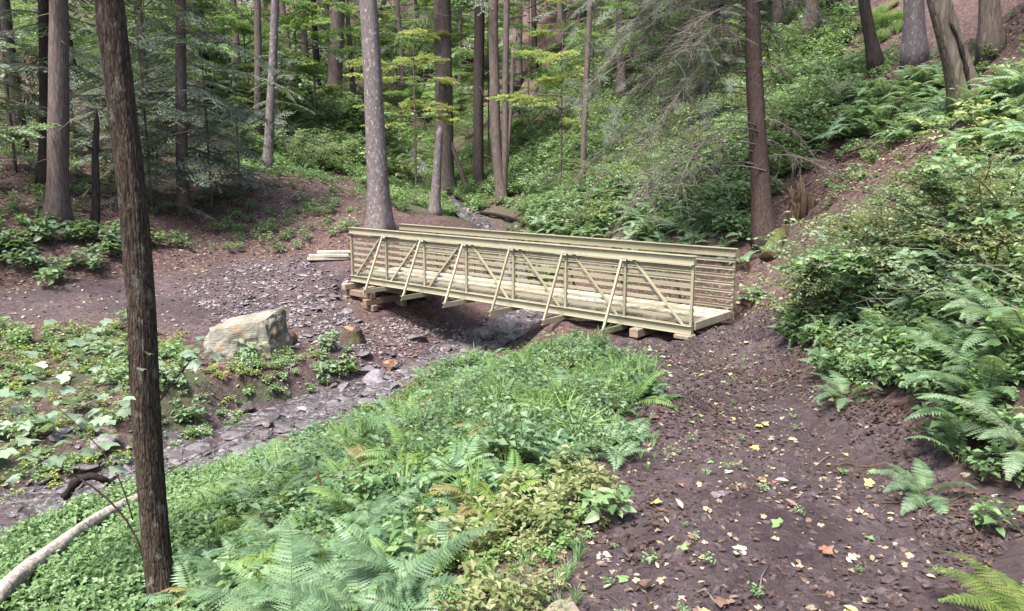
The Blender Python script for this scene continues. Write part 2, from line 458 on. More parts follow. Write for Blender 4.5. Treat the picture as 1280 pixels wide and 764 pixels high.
def stone_mat(name, c1, c2, c3, sc=3.0, wet=.6, moss=None):
    m, nt, out = mat(name); k = NT(nt)
    v = k.coords(); oi = k.n('ShaderNodeObjectInfo')
    a = k.noise(v, sc, 6, .6, .4); b = k.noise(k.coords((1, 1, 6)), sc * 3, 4)
    col = k.ramp(a, [(.3, c1), (.5, c2), (.72, c3)])
    col = k.mix(k.math('MULTIPLY', oi.outputs['Random'], .5), col, c1)
    if moss:
        c = k.noise(v, sc * 1.3, 4, .6); col = k.mix(k.ramp(c, [(.55, (0, 0, 0)), (.66, (1, 1, 1))]), col, moss)
    k.l(k.bsdf(col, wet, k.bump(k.math('ADD', a, b), .6, .03), .35), out.inputs[0]); return m

def wood_mat(name, c1, c2, sc=14, axis=0, rough=.75):
    m, nt, out = mat(name); k = NT(nt)
    s3 = [1, 1, 1]; s3[axis] = .07
    a = k.noise(k.coords(tuple(s3)), sc, 5, .6, .3); b = k.noise(k.coords(), 2.2, 3)
    col = k.mix(k.math('MULTIPLY', b, .45), k.ramp(a, [(.3, c1), (.68, c2)]), tuple(x * .6 for x in c1))
    at_ = k.n('ShaderNodeAttribute', attribute_name='rnd')
    col = k.mix(k.math('MULTIPLY', at_.outputs['Fac'], .35), col, c1)
    k.l(k.bsdf(col, rough, k.bump(a, .25, .004), .25), out.inputs[0]); return m

# ground: bare purple-brown mud on the paths, brown leaf litter in the woods, green moss and seedlings by the stream
mg, nt, out = mat('forest_ground'); k = NT(nt)
v = k.coords()
mk = k.n('ShaderNodeAttribute', attribute_name='mud'); gk = k.n('ShaderNodeAttribute', attribute_name='green'); wk = k.n('ShaderNodeAttribute', attribute_name='wet')
n1, n2, n3 = k.noise(v, .9, 5), k.noise(v, 8, 9, .72), k.noise(v, 55, 7, .7)
mudc = k.ramp(n2, [(.30, (.015, .010, .011)), (.5, (.070, .046, .050)), (.70, (.155, .112, .118))])
mudc = k.mix(k.ramp(n3, [(.42, (0, 0, 0)), (.62, (.7, .7, .7))]), mudc, (.098, .065, .068))
mudc = k.mix(k.ramp(n1, [(.45, (0, 0, 0)), (.65, (.55, .55, .55))]), mudc, (.032, .021, .025))
vo = k.n('ShaderNodeTexVoronoi'); vo.inputs['Scale'].default_value = 19; k.l(v, vo.inputs['Vector'])
sepc = k.n('ShaderNodeSeparateColor'); k.l(vo.outputs['Color'], sepc.inputs[0])
lit = k.ramp(sepc.outputs[0], [(0, (.026, .013, .013)), (.35, (.072, .038, .036)), (.7, (.12, .066, .060)), (.93, (.19, .125, .095)), (1, (.26, .20, .13))])
lit = k.mix(k.math('MULTIPLY', n2, .9), lit, (.058, .031, .031))
grn = k.ramp(n2, [(.3, (.022, .030, .012)), (.5, (.045, .062, .022)), (.72, (.07, .105, .03))])
base = k.mix(mk.outputs['Fac'], lit, mudc)
gm = k.ramp(k.math('ADD', k.math('MULTIPLY', gk.outputs['Fac'], 1.0), k.math('MULTIPLY', k.math('SUBTRACT', n1, .5), 1.0)), [(.35, (0, 0, 0)), (.65, (1, 1, 1))])
base = k.mix(gm, base, grn)
hgt = k.math('ADD', k.math('MULTIPLY', n2, 1.2), k.math('ADD', k.math('MULTIPLY', n3, .5), k.math('MULTIPLY', vo.outputs['Distance'], .25)))
rough = k.math('SUBTRACT', .92, k.math('MULTIPLY', wk.outputs['Fac'], k.ramp(n1, [(.42, (.25, .25, .25)), (.58, (.75, .75, .75))])))
k.l(k.bsdf(base, rough, k.bump(hgt, 1.0, .08), .4), out.inputs[0])

M_bark_fore = bark_mat('furrowed_brown_bark', (.012, .008, .006), (.125, .093, .070), (.13, .125, .10), .2, 60, 1.0, 0, .03)
M_bark_pale = bark_mat('pale_grey_bark', (.075, .060, .062), (.19, .16, .158), (.27, .26, .245), .3, 26, .6)
M_bark_dark = bark_mat('dark_bark', (.017, .013, .012), (.07, .056, .052), None, .15, 22, .9)
M_bark_mid = bark_mat('grey_brown_bark', (.055, .041, .037), (.165, .130, .116), None, .16, 24, .8)
M_bark_red = bark_mat('reddish_conifer_bark', (.032, .021, .019), (.115, .080, .072), None, .3, 30, .8)
M_bark_moss = bark_mat('mossy_bark', (.04, .031, .025), (.16, .135, .11), None, .12, 20, .9, .18)
M_twig = wood_mat('dead_twig', (.075, .062, .054), (.15, .13, .115), 20, 2)
M_stem = wood_mat('green_brown_stem', (.045, .05, .02), (.10, .09, .045), 20, 2)
M_fern = leaf_mat('fern_green', [(.052, .10, .054), (.105, .178, .092), (.185, .27, .15)], .38)
M_fern_y = leaf_mat('yellow_green_fern', [(.06, .11, .022), (.11, .175, .035), (.19, .23, .055)], .4)
M_brown = leaf_mat('browned_fern', [(.09, .075, .03), (.16, .135, .05), (.20, .20, .075)], .3)
M_herb = leaf_mat('herb_green', [(.045, .09, .035), (.092, .165, .065), (.165, .255, .11), (.23, .30, .17)], .4)
M_lush = leaf_mat('bright_green', [(.075, .14, .038), (.125, .215, .065), (.20, .295, .11)], .45)
M_pale = leaf_mat('pale_blue_green_leaf', [(.085, .14, .075), (.155, .225, .13), (.25, .32, .21)], .38, .5)
M_under = leaf_mat('woodland_undergrowth', [(.028, .058, .028), (.065, .122, .055), (.12, .195, .085), (.20, .27, .125)], .35)
M_hem = leaf_mat('hemlock_needles', [(.040, .056, .042), (.080, .105, .080), (.14, .165, .125)], .2, .6)
M_hard = leaf_mat('broadleaf_canopy', [(.07, .13, .03), (.13, .21, .045), (.22, .28, .07)], .45)
M_olive = leaf_mat('olive_leaf', [(.07, .09, .035), (.13, .155, .06), (.19, .21, .09), (.26, .25, .13)], .4)
M_yel = leaf_mat('yellow_green_leaf', [(.14, .18, .04), (.22, .26, .06), (.34, .34, .10)], .45)
M_litter = leaf_mat('fallen_leaf', [(.05, .026, .02), (.09, .053, .038), (.16, .115, .08), (.25, .215, .14), (.27, .25, .09)], .05, .6)
M_rotleaf = leaf_mat('rotten_leaf', [(.02, .012, .01), (.05, .03, .024), (.09, .06, .045)], .02, .4)
M_boulder = stone_mat('pale_sandstone', (.12, .09, .07), (.25, .21, .16), (.37, .34, .28), 2.2, .8)
M_slate = stone_mat('purple_grey_slate', (.055, .045, .052), (.125, .107, .117), (.24, .218, .23), 3.0, .55)
M_wet = stone_mat('wet_stream_rock', (.04, .034, .036), (.095, .080, .082), (.19, .165, .17), 4.0, .22)
M_orange = stone_mat('rusty_orange_rock', (.09, .045, .028), (.19, .10, .06), (.28, .18, .12), 4.0, .4)
M_frp = worn('beige_fibreglass', (.172, .158, .102), (.268, .251, .174), (.108, .095, .064), 0, 6, .45, .5)
M_plank = worn('new_deck_plank', (.21, .175, .125), (.40, .365, .285), (.11, .085, .068), 1, 13, .75, .7)
M_timber = worn('rough_sawn_timber', (.13, .085, .06), (.30, .225, .16), (.06, .042, .035), 0, 16, .7, .8)
M_steel = wood_mat('galvanised_bolt', (.30, .30, .30), (.45, .45, .45), 5, 0, .4)
M_log = bark_mat('weathered_birch_log', (.19, .155, .13), (.46, .41, .365), (.09, .07, .06), .3, 16, .8)
M_rot = bark_mat('rotten_wood', (.03, .019, .013), (.13, .085, .055), None, .06, 20, 1.0)
M_char_shade = bark_mat('black_driftwood_hollow_shade', (.008, .006, .006), (.04, .03, .028), None, .1, 20, 1.0)
M_endgrain = wood_mat('cut_log_end', (.14, .09, .055), (.26, .185, .12), 10, 2)
M_mosslog = bark_mat('moss_covered_log', (.05, .05, .02), (.12, .12, .045), None, .3, 14, .9, .16)

# ------------------------------------------------------------------ ground and stream
gm_ = MB()
ny, nx = XX.shape
i, j = np.meshgrid(np.arange(ny - 1), np.arange(nx - 1), indexing='ij')
gm_.add(np.stack([xf, yf, zf], 1), quads=np.stack([i * nx + j, i * nx + j + 1, (i + 1) * nx + j + 1, (i + 1) * nx + j], -1).reshape(-1, 4))
ground = gm_.build('ground', mg)
struct(ground, 'purple brown muddy forest floor with leaf litter on the slopes', 'ground')
BARE = [poly_px(p) for p in ([(990,250),(1010,190),(1060,100),(1120,150),(1200,160),(1200,215),(1120,250),(1040,230)],
        [(-40,190),(60,190),(140,260),(210,330),(160,350),(-40,370)], [(230,300),(300,240),(380,220),(440,240),(430,290),(330,330),(230,350)],
        [(665,120),(700,70),(730,80),(700,130)], [(930,330),(1000,320),(1010,390),(925,385)])]
GREEN = [FERNB] + [poly_px(p) for p in ([(-40,405),(150,400),(205,412),(260,470),(440,462),(420,510),(300,525),(230,600),(-40,650)], [(-40,790),(-40,690),(100,640),(330,595),(235,640),(225,790)],
         [(480,260),(500,60),(700,140),(720,60),(1000,40),(1000,200),(940,300),(650,285)], [(1010,420),(1010,240),(1290,200),(1290,620),(1120,540)], [(280,230),(280,60),(480,40),(480,270),(420,200)])]
def amax(polys, w):
    r = np.zeros(len(xf))
    for p in polys: r = np.maximum(r, soft_in(P2, p, w))
    return r
a_bare, a_green = amax(BARE, .6), amax(GREEN, .4)
green = np.clip(a_green * (1 - a_bare) * .5, 0, 1) * (1 - np.maximum(m_path, m_lpath)) * (1 - (sdist < sw))
for nm, val in (('mud', np.maximum(np.maximum(np.maximum(m_path, m_cut), m_lpath), 1 - sstep(sw, sw + .5, sdist))), ('green', green),
                ('wet', np.maximum((1 - sstep(sw * .8, sw + .3, sdist)) * .8, m_path * np.clip(.65 + fbm(xf * .8, yf * .8, 33, 3), 0, 1)))):
    a_ = ground.data.attributes.new(nm, 'FLOAT', 'POINT'); a_.data.foreach_set('value', val.astype(np.float32))

mw, nt, out = mat('stream_water'); k = NT(nt)
v = k.coords((1, 1, 1)); a = k.noise(v, 5, 4, .6, 1.2); b = k.noise(v, 22, 3, .6)
foam_glint = k.ramp(k.noise(v, 3.6, 8, .8, 2.2), [(.47, (0, 0, 0)), (.58, (.3, .3, .3)), (.66, (1, 1, 1))])  # riffle foam that also paints pale sky highlights into the water colour
col = k.mix(foam_glint, (.030, .024, .025), (.36, .34, .36))
k.l(k.bsdf(col, k.math('ADD', .06, k.math('MULTIPLY', foam_glint, .4)), k.bump(k.math('ADD', a, k.math('MULTIPLY', b, .4)), .7, .08), .7), out.inputs[0])
wb = MB()
seg = []
for q in range(len(STREAM) - 1):
    nstep = max(2, int(np.linalg.norm(STREAM[q + 1, :2] - STREAM[q, :2]) / .25))
    for t in range(nstep): seg.append(STREAM[q] * (1 - t / nstep) + STREAM[q + 1] * t / nstep)
seg = np.array(seg); d_ = np.gradient(seg[:, :2], axis=0); d_ /= np.linalg.norm(d_, axis=1)[:, None]
for _ in range(6): d_[1:-1] = (d_[:-2] + d_[1:-1] + d_[2:]) / 3
n_ = np.stack([-d_[:, 1], d_[:, 0]], 1); W = 9
rows = []
for e in np.linspace(-1, 1, W):
    p = seg[:, :2] + n_ * (seg[:, 3] * 1.25 * e)[:, None]
    rows.append(np.column_stack([p, seg[:, 2] + fbm(p[:, 0] * 3, p[:, 1] * 3, 41, 3) * .055 - .025]))
V = np.stack(rows, 1).reshape(-1, 3); i, j = np.meshgrid(np.arange(len(seg) - 1), np.arange(W - 1), indexing='ij')
wb.add(V, quads=np.stack([i * W + j, i * W + j + 1, (i + 1) * W + j + 1, (i + 1) * W + j], -1).reshape(-1, 4))
struct(wb.build('stream_water', mw), 'shallow brown stream running under the footbridge', 'stream')

# ------------------------------------------------------------------ the footbridge
U3, N3, Z3 = np.array([*BU, 0]), np.array([*BN, 0]), np.array([0, 0, 1.])
BO = np.array([B0[0], B0[1], BZ])
bridge = thing('footbridge', 'beige fibreglass truss footbridge with slatted railings crossing the stream', 'footbridge', BO, R(139.27))
# local frame: x along the bridge (right end to left end), y towards the viewer is +, away is -   (rotation of +Y by 139 deg = -N)
X, Yv, Zv = np.eye(3)
BAY = BL / 7; CH = .15
slope_z = lambda x: .0045 * x
for side, yc in (('near', 0.0), ('far', -BW)):
    o = 1 if side == 'near' else -1
    for nm, zc in (('top_chord', BH - CH / 2), ('bottom_chord', CH / 2)):
        b = MB()
        for sgn in (1, -1):                # two channels back to back, the web posts between them
            channel(b, (-.03, yc + sgn * .027, zc), (BL + .03, yc + sgn * .027, zc + slope_z(BL)), (0, sgn, 0), Zv, CH, .05, .009)
        b.build(nm, M_frp, bridge, smooth=False)
    for q in range(8):
        x = q * BAY; b = MB()
        h0, h1 = (0.0, BH - .004) if q in (0, 7) else (.01, BH - .01)
        box(b, (x, yc, (h0 + h1) / 2 + slope_z(x)), (.025, .025, (h1 - h0) / 2), bev=.004); b.build('post', M_frp, bridge, smooth=False)
    for q in range(7):                     # diagonals fall outward from midspan
        xa, xb = q * BAY, (q + 1) * BAY
        lo, hi = (xa + .10, xb - .10) if q <= 3 else (xb - .10, xa + .10)
        p0, p1 = np.array([lo, yc, CH * .6 + slope_z(lo)]), np.array([hi, yc, BH - CH * .55 + slope_z(hi)])
        b = MB(); L = np.linalg.norm(p1 - p0); zz = (p1 - p0) / L; yy = np.cross(zz, (0, 1, 0))
        box(b, (p0 + p1) / 2, (.022, .02, L / 2), yy, (0, 1, 0), zz, bev=.004); b.build('diagonal', M_frp, bridge, smooth=False)
    for q in range(1, 7):                  # inclined outrigger brace, bolted with a plate
        x = q * BAY; b = MB()
        p0, p1 = np.array([x + .03, yc + o * .66, -.05 + slope_z(x)]), np.array([x + .03, yc + o * .085, BH - CH - .01 + slope_z(x)])
        L = np.linalg.norm(p1 - p0); zz = (p1 - p0) / L
        box(b, (p0 + p1) / 2, (.023, .023, L / 2), X, np.cross(zz, X), zz, bev=.004)
        br = b.build('brace', M_frp, bridge, smooth=False)
        b = MB(); box(b, (x, yc + o * .083, BH - CH - .005 + slope_z(x)), (.06, .005, .03), a=.3)
        for dx in (-.035, 0, .035): tube(b, [(x + dx, yc + o * .085, BH - CH * .85 + slope_z(x)), (x + dx, yc + o * .10, BH - CH * .85 + slope_z(x))], .011, 6)
        b.build('bolt_plate', M_steel, br, smooth=False)
    inn = -o
    for q in range(7):                     # horizontal safety rails on the inside
        z = .265 + q * .146; b = MB()
        yi = yc + inn * .038
        ext_ = .03
        channel(b, (-ext_, yi, z), (BL + ext_, yi, z + slope_z(BL)), (0, inn, 0), Zv, .055, .024, .007)
        b.build('safety_rail', M_frp, bridge, smooth=False)
for q in range(1, 7):                      # cross beams run out past both trusses
    x = q * BAY; b = MB(); z = -.055 + slope_z(x)
    channel(b, (x, .72, z), (x, -BW - .72, z), (1, 0, 0), Zv, .10, .05, .009)
    b.build('cross_beam', M_frp, bridge, smooth=False)
b = MB(); npl = int(BL / .145)
for q in range(npl):
    x = (q + .5) * BL / npl
    box(b, (x, -BW / 2 + rng.normal(0, .004), .178 + slope_z(x) + rng.normal(0, .0015)), (BL / npl / 2 - .004, BW / 2 - .085, .02), bev=.004, a=rng.random())
b.build('deck', M_plank, bridge, smooth=False)
for yc in (-.42, -BW / 2, -BW + .42):
    b = MB(); box(b, (BL / 2, yc, .095 + slope_z(BL / 2)), (BL / 2 - .02, .03, .062)); b.build('stringer', M_timber, bridge, smooth=False)
for x in (-.022, BL + .022):
    b = MB(); box(b, (x, -BW / 2, .13 + slope_z(x)), (.018, BW / 2 - .09, .07), bev=.004); b.build('end_board', M_plank, bridge, smooth=False)

def bloc(x, y, z): return BO + U3 * x - N3 * y + Z3 * z
# timber crib under the far-left end, sill and pads under the right end
crib_t = thing('timber_crib', 'stacked rough timber crib under the left end of the footbridge', 'timber crib', bloc(BL - .45, -BW / 2, -.60), R(139.27))
zt = .60 - .004; lay = 0
while zt > .02:
    if lay % 2 == 0:
        for dx in (-.42, .42):
            b = MB(); box(b, (dx, 0, zt - .075), (.075, BW / 2 + .32 + rng.normal(0, .03), .075), bev=.012); b.build('timber', M_timber, crib_t, smooth=False)
    else:
        for dy in (-BW / 2 - .12, 0, BW / 2 + .12):
            b = MB(); box(b, (0, dy, zt - .075), (.56 + rng.normal(0, .03), .075, .075), bev=.012); b.build('timber', M_timber, crib_t, smooth=False)
    zt -= .154; lay += 1
b = MB(); c = bloc(1.0, -BW / 2, -.085)
box(b, (0, 0, 0), (.09, BW / 2 + .25, .08), bev=.012)
tag(b.build('timber_sill', M_timber, None, c, smooth=False), 'square timber sill lying under the right part of the footbridge', 'timber').rotation_euler = (0, 0, R(139.27))
for yv, lb in ((.02, 'flat pale stone pad under the near right corner of the bridge'),):
    b = MB(); box(b, (0, 0, 0), (.16, .12, .04), bev=.015); c = bloc(.10, yv, -.045)
    tag(b.build('stone_pad', M_boulder, None, c, smooth=False), lb, 'stone').rotation_euler = (0, 0, R(139.27))

# ------------------------------------------------------------------ leaves, fronds, sprays (templates)
def rot_to(d, roll=0.0):
    """3x3 with local x along d, local z as upright as it can be, then rolled about d"""
    d = nrm(d); z = np.array([0, 0, 1.]) if abs(d[2]) < .97 else np.array([1., 0, 0])
    y = nrm(np.cross(z, d)); z = np.cross(d, y); c, s_ = math.cos(roll), math.sin(roll)
    return np.stack([d, y * c + z * s_, -y * s_ + z * c], 1)
def add_leaf(mb, p, d, L, W, roll=0.0, fold=.18, droop=.25, m=0, a=None, lite=False):
    Mx = rot_to(d, roll)
    if lite:
        V = np.array([(0, 0, 0), (.5 * L, .5 * W, fold * W), (L, 0, -droop * L), (.5 * L, -.5 * W, fold * W)])
        mb.add(V @ Mx.T + p, quads=[(0, 3, 2, 1)], m=m, a=a); return
    V = np.array([(0, 0, 0), (.30 * L, .46 * W, fold * W), (.66 * L, .38 * W, fold * W - droop * .4 * L), (L, 0, -droop * L),
                  (.66 * L, -.38 * W, fold * W - droop * .4 * L), (.30 * L, -.46 * W, fold * W), (.32 * L, 0, 0), (.67 * L, 0, -droop * .4 * L)])
    mb.add(V @ Mx.T + p, tris=[(0, 6, 1), (0, 5, 6), (2, 7, 3), (7, 4, 3)], quads=[(1, 6, 7, 2), (6, 5, 4, 7)], m=m, a=a)
_ml = []
for ang, r in ((-176, .12), (-155, .46), (-125, .66), (-98, .66), (-80, .74), (-60, 1.0), (-46, .86), (-32, .72), (-18, .84), (0, 1.18)):
    _ml.append((r * math.cos(math.radians(ang)), r * math.sin(math.radians(ang))))
MAPLE = np.array(_ml + [(x, -y) for x, y in _ml[-2:0:-1]])
def add_maple(mb, p, d, S, roll=0.0, droop=.3, m=0, a=None):
    Mx = rot_to(d, roll); P = MAPLE * .5 * S + np.array([.25 * S, 0])
    r2 = (P[:, 0] - .2 * S) ** 2 + P[:, 1] ** 2
    V = np.column_stack([P, -droop * r2 / S + .06 * S * np.cos(np.arctan2(P[:, 1], P[:, 0]) * 5)])
    V = np.concatenate([V, [(.22 * S, 0, .0)]]); n = len(P)
    mb.add(V @ Mx.T + p, tris=[(n, k, (k + 1) % n) for k in range(n)], m=m, a=a)

def frond_tpl(L=.8, W=.17, n=20, sub=8, a0=68, a1=-25, seed=0, lob=.5):
    """arching frond along +x: rachis tube, tapering pinnae, each cut into pinnules"""
    r_ = np.random.default_rng(seed); mb = MB()
    S = np.linspace(0, 1, 24); ang = np.radians(a0 + (a1 - a0) * S ** 1.15)
    x = np.concatenate([[0], np.cumsum(np.cos(ang[:-1]) * L / 23)]); z = np.concatenate([[0], np.cumsum(np.sin(ang[:-1]) * L / 23)])
    y = np.cumsum(r_.normal(0, .004, 24)) * L
    P = np.stack([x, y, z], 1)
    tube(mb, P[::2], np.linspace(.0045, .001, 12), 4, 1, .3, False)
    for k in range(n):
        s_ = .16 + .83 * (k / (n - 1)) ** .95
        p = np.array([np.interp(s_, S, P[:, q]) for q in range(3)]); an = np.interp(s_, S, ang)
        t = np.array([math.cos(an), 0, math.sin(an)]); up = np.array([-math.sin(an), 0, math.cos(an)])
        q_ = (s_ - .16) / .84
        w = W * (min(1, .45 + q_ * 2.2)) * max(.06, (1 - q_)) ** .72 * 1.25 * r_.uniform(.9, 1.08)
        for sg in (-1, 1):
            d = nrm(t * .36 + np.array([0, sg, 0]) * 1.0 - up * r_.uniform(.02, .22)); nrm_ = nrm(up - d * (up @ d)); sd_ = np.cross(nrm_, d)
            av = r_.random()
            hw = L / n * .46
            if sub <= 1:
                V = [p, p + d * w * .25 + sd_ * hw, p + d * w * .62 + sd_ * hw * .7 - up * w * .05, p + d * w - up * w * .16, p + d * w * .62 - sd_ * hw * .7 - up * w * .05, p + d * w * .25 - sd_ * hw, p + d * w * .45 + up * .004]
                mb.add(V, tris=[(0, 6, 1), (1, 6, 2), (2, 6, 3), (3, 6, 4), (4, 6, 5), (5, 6, 0)], a=av)
            else:
                st = w / sub
                for u in range(sub):
                    f = (u + .3) / sub; l = hw * 1.12 * (1 - f ** 1.6) * (.75 + .5 * min(1, f * 4)) + w * .01
                    c = p + d * w * f - up * w * .14 * f * f
                    for s2 in (-1, 1):
                        e = sd_ * s2
                        V = [c - d * st * .52, c + e * l * .7 - d * st * .42 - up * l * .1, c + e * l + d * st * .25 - up * l * .2, c + e * l * .35 + d * st * .60]
                        mb.add(V, quads=[(0, 1, 2, 3)], a=av)
    return mb
def frond_mesh(mb, lm): return mb.mesh('frond', [lm, M_stem], False)
FR_HI = [frond_tpl(1.0, .22, 24, 7, a0, a1, s_) for a0, a1, s_ in ((70, -20, 1), (60, -35, 2), (76, -5, 3), (50, -40, 4))]
FR_MD = [frond_tpl(1.0, .23, 19, 1, a0, a1, s_) for a0, a1, s_ in ((66, -30, 15), (52, -45, 16), (74, -12, 17), (60, -38, 18))]
FR_LO = [frond_tpl(1.0, .26, 13, 1, a0, a1, s_) for a0, a1, s_ in ((68, -22, 5), (55, -38, 6), (75, -5, 7))]
FR_HI_ME = {lm.name: [frond_mesh(q, lm) for q in FR_HI] for lm in (M_fern, M_fern_y, M_pale)}
def fern_mb(seed, n=6):
    r_ = np.random.default_rng(seed); mb = MB()
    for q in range(n):
        mb.inst(FR_LO[q % 3].pack(), (rotz(q * 2.4)[0] @ roty(r_.uniform(-.1, .3))[0] * r_.uniform(.7, 1.1))[None], np.zeros((1, 3)))
    return mb
def fern_whole(lm, tpl, n, seed):
    r_ = np.random.default_rng(seed); mb = MB()
    for q in range(n):
        az = q * 2.4 + r_.uniform(-.4, .4); s_ = r_.uniform(.7, 1.1)
        mb.inst(tpl[q % len(tpl)].pack(), (rotz(az)[0] @ roty(r_.uniform(-.15, .3))[0] * s_)[None], np.array([[.02 * math.cos(az), .02 * math.sin(az), 0]]))
    return mb.mesh('fern', [lm, M_stem], False)
FERN_HI = [fern_whole(l, FR_MD, 10, s_) for l, s_ in ((M_fern, 1), (M_fern, 2), (M_fern_y, 3), (M_lush, 8), (M_lush, 9), (M_fern, 10), (M_brown, 11))]
FERN_LO = [fern_whole(l, FR_LO, 8, s_) for l, s_ in ((M_fern, 4), (M_fern, 5), (M_fern_y, 6), (M_pale, 7))]

def herb_tpl(seed, n=9, h=.35, L=.09, ratio=.55, lite=False, spread=.5):
    """a few leaning stems set with ovate leaves"""
    r_ = np.random.default_rng(seed); mb = MB()
    for q in range(n):
        az = r_.uniform(0, 6.28); ln = h * r_.uniform(.55, 1.1); le = r_.uniform(.1, spread)
        top = np.array([math.cos(az) * le * ln, math.sin(az) * le * ln, ln]); st = np.array([r_.normal(0, .05), r_.normal(0, .05), 0]) * h * 3
        if not lite: tube(mb, [st, st + top * .5 + (0, 0, .02), st + top], [.003, .0025, .0015], 3, 1, .4, False)
        k = int(r_.integers(4, 8))
        for u in range(k):
            f = .35 + .65 * (u + 1) / k; b = az + u * 2.4; el = r_.uniform(-.25, .45)
            s_ = L * r_.uniform(.65, 1.2) * (1.1 - .35 * abs(f - .7))
            add_leaf(mb, st + top * f, (math.cos(b), math.sin(b), el), s_, s_ * ratio, r_.normal(0, .35), .15, r_.uniform(.05, .4), a=r_.random(), lite=lite)
    return mb
def bush_tpl(seed, n=160, L=.07, ratio=.5, lite=True, flat=.8):
    """leaves spread unevenly through a bush-sized volume (unit radius)"""
    r_ = np.random.default_rng(seed); mb = MB(); cl = r_.normal(0, .42, (9, 3)); cl[:, 2] = np.abs(cl[:, 2]) * flat + .25
    for q in range(n):
        c = cl[r_.integers(9)] + r_.normal(0, .19, 3); c[2] = max(.03, c[2])
        b = r_.uniform(0, 6.28); s_ = L * r_.uniform(.6, 1.25)
        add_leaf(mb, c, (math.cos(b), math.sin(b), r_.uniform(-.5, .5)), s_, s_ * ratio, r_.normal(0, .5), .15, .2, a=r_.random(), lite=lite)
    return mb
def shrub_mesh(seed, lm, h=1.5, nst=9, L=.07, ratio=.5, maple=False, dens=1.0, arch=.5):
    """woody shrub: arching stems, side twigs, leaves along them"""
    r_ = np.random.default_rng(seed); mb = MB()
    for q in range(nst):
        az = q * 2.4 + r_.uniform(-.6, .6); ln = h * r_.uniform(.6, 1.15); n = 9; p = np.array([r_.normal(0, .06), r_.normal(0, .06), -.05]) * h; an = R(r_.uniform(62, 88))
        P = [p.copy()]
        for u in range(n):
            an -= arch * r_.uniform(.08, .32); az += r_.normal(0, .12)
            p = p + np.array([math.cos(az) * math.cos(an), math.sin(az) * math.cos(an), math.sin(an)]) * ln / n; P.append(p.copy())
        P = np.array(P); tube(mb, P, np.linspace(.012, .003, len(P)) * h ** .5, 4, 1, .5, False)
        for u in range(2, n + 1):
            for w in range(int(3 * dens + r_.random())):
                b = r_.uniform(0, 6.28); tl = h * r_.uniform(.08, .26); td = nrm((math.cos(b), math.sin(b), r_.uniform(-.2, .7))); t1 = P[u] + td * tl
                tube(mb, [P[u], P[u] + td * tl * .5 + (0, 0, .01), t1], [.004, .003, .0015], 3, 1, .5, False)
                k = int(r_.integers(4, 8))
                for e in range(k):
                    f = (e + 1) / k; b2 = b + (1 if e % 2 else -1) * r_.uniform(.5, 1.3); s_ = L * r_.uniform(.6, 1.25)
                    d = (math.cos(b2), math.sin(b2), r_.uniform(-.35, .3)); pp = P[u] * (1 - f) + t1 * f
                    if maple: add_maple(mb, pp, d, s_ * 1.3, r_.normal(0, .3), .3, a=r_.random())
                    else: add_leaf(mb, pp, d, s_, s_ * ratio, r_.normal(0, .35), .15, .2, a=r_.random())
    return mb.mesh('shrub', [lm, M_stem], False)

def bough_tpl(seed, st=15, dens=5, w=.020):
    """drooping hemlock bough, unit length along +x: flat sprays of short needle strips"""
    r_ = np.random.default_rng(seed); mb = MB()
    xs = np.linspace(0, 1, 8); tube(mb, np.stack([xs, .03 * np.sin(xs * 5), .10 * xs - .30 * xs ** 2], 1), np.linspace(.010, .002, 8), 3, 1, .5, False)
    for k in range(st):
        s_ = .14 + .85 * k / (st - 1)
        for sg in (-1, 1):
            if r_.random() < .12: continue
            L = (.40 * (1 - s_) ** .8 + .06) * r_.uniform(.6, 1.15); p = np.array([s_, .03 * math.sin(s_ * 5), .10 * s_ - .30 * s_ ** 2])
            d = nrm((r_.uniform(.5, .9), sg, -.15 - .5 * s_ * r_.random())); side = np.array([d[1], -d[0], 0]) * sg
            for u in range(dens):
                f = (u + .4) / dens; c = p + d * L * f - np.array([0, 0, .10]) * L * f * f
                for s2 in (-1, 1):
                    e = nrm(d * .75 + side * s2 * .9 + (0, 0, r_.uniform(-.55, .05))); l = L * .34 * (1 - f * .6) + .015; av = r_.random()
                    o_ = np.cross(e, (0, 0, 1.)); o_ = nrm(o_ + (0, 0, r_.normal(0, .3)))
                    mb.add([c, c + e * l * .5 + o_ * w * .5, c + e * l, c + e * l * .5 - o_ * w * .5], quads=[(0, 1, 2, 3)], a=av)
    return mb
BOUGH = [bough_tpl(s_).pack() for s_ in (1, 2, 3)]
BOUGH_D = [dict(b_, m3=1 - b_['m3'], m4=1 - b_['m4']) for b_ in BOUGH]
BOUGH_FAR = [bough_tpl(s_, 9, 3, .05).pack() for s_ in (4, 5)]
def hemlock_crown(seed, z0, z1, L0, nb, tpl=BOUGH, top=.25, dead=0, lm=None):
    r_ = np.random.default_rng(seed); mb = MB(); az = r_.uniform(0, 6.28)
    for q in range(nb):
        f = q / max(1, nb - 1); z = z0 + (z1 - z0) * f + r_.normal(0, .12); az += 2.4 + r_.normal(0, .3)
        L = L0 * (1 - (1 - top) * f ** 1.1) * r_.uniform(.65, 1.15)
        mb.inst(tpl[q % len(tpl)], ((rotz(az) @ roty(r_.uniform(-.15, .35)) @ rotx(r_.normal(0, .2)))[0] * L)[None], np.array([[0, 0, z]]))
    return mb.mesh('crown', [lm or M_hem, M_twig], False)
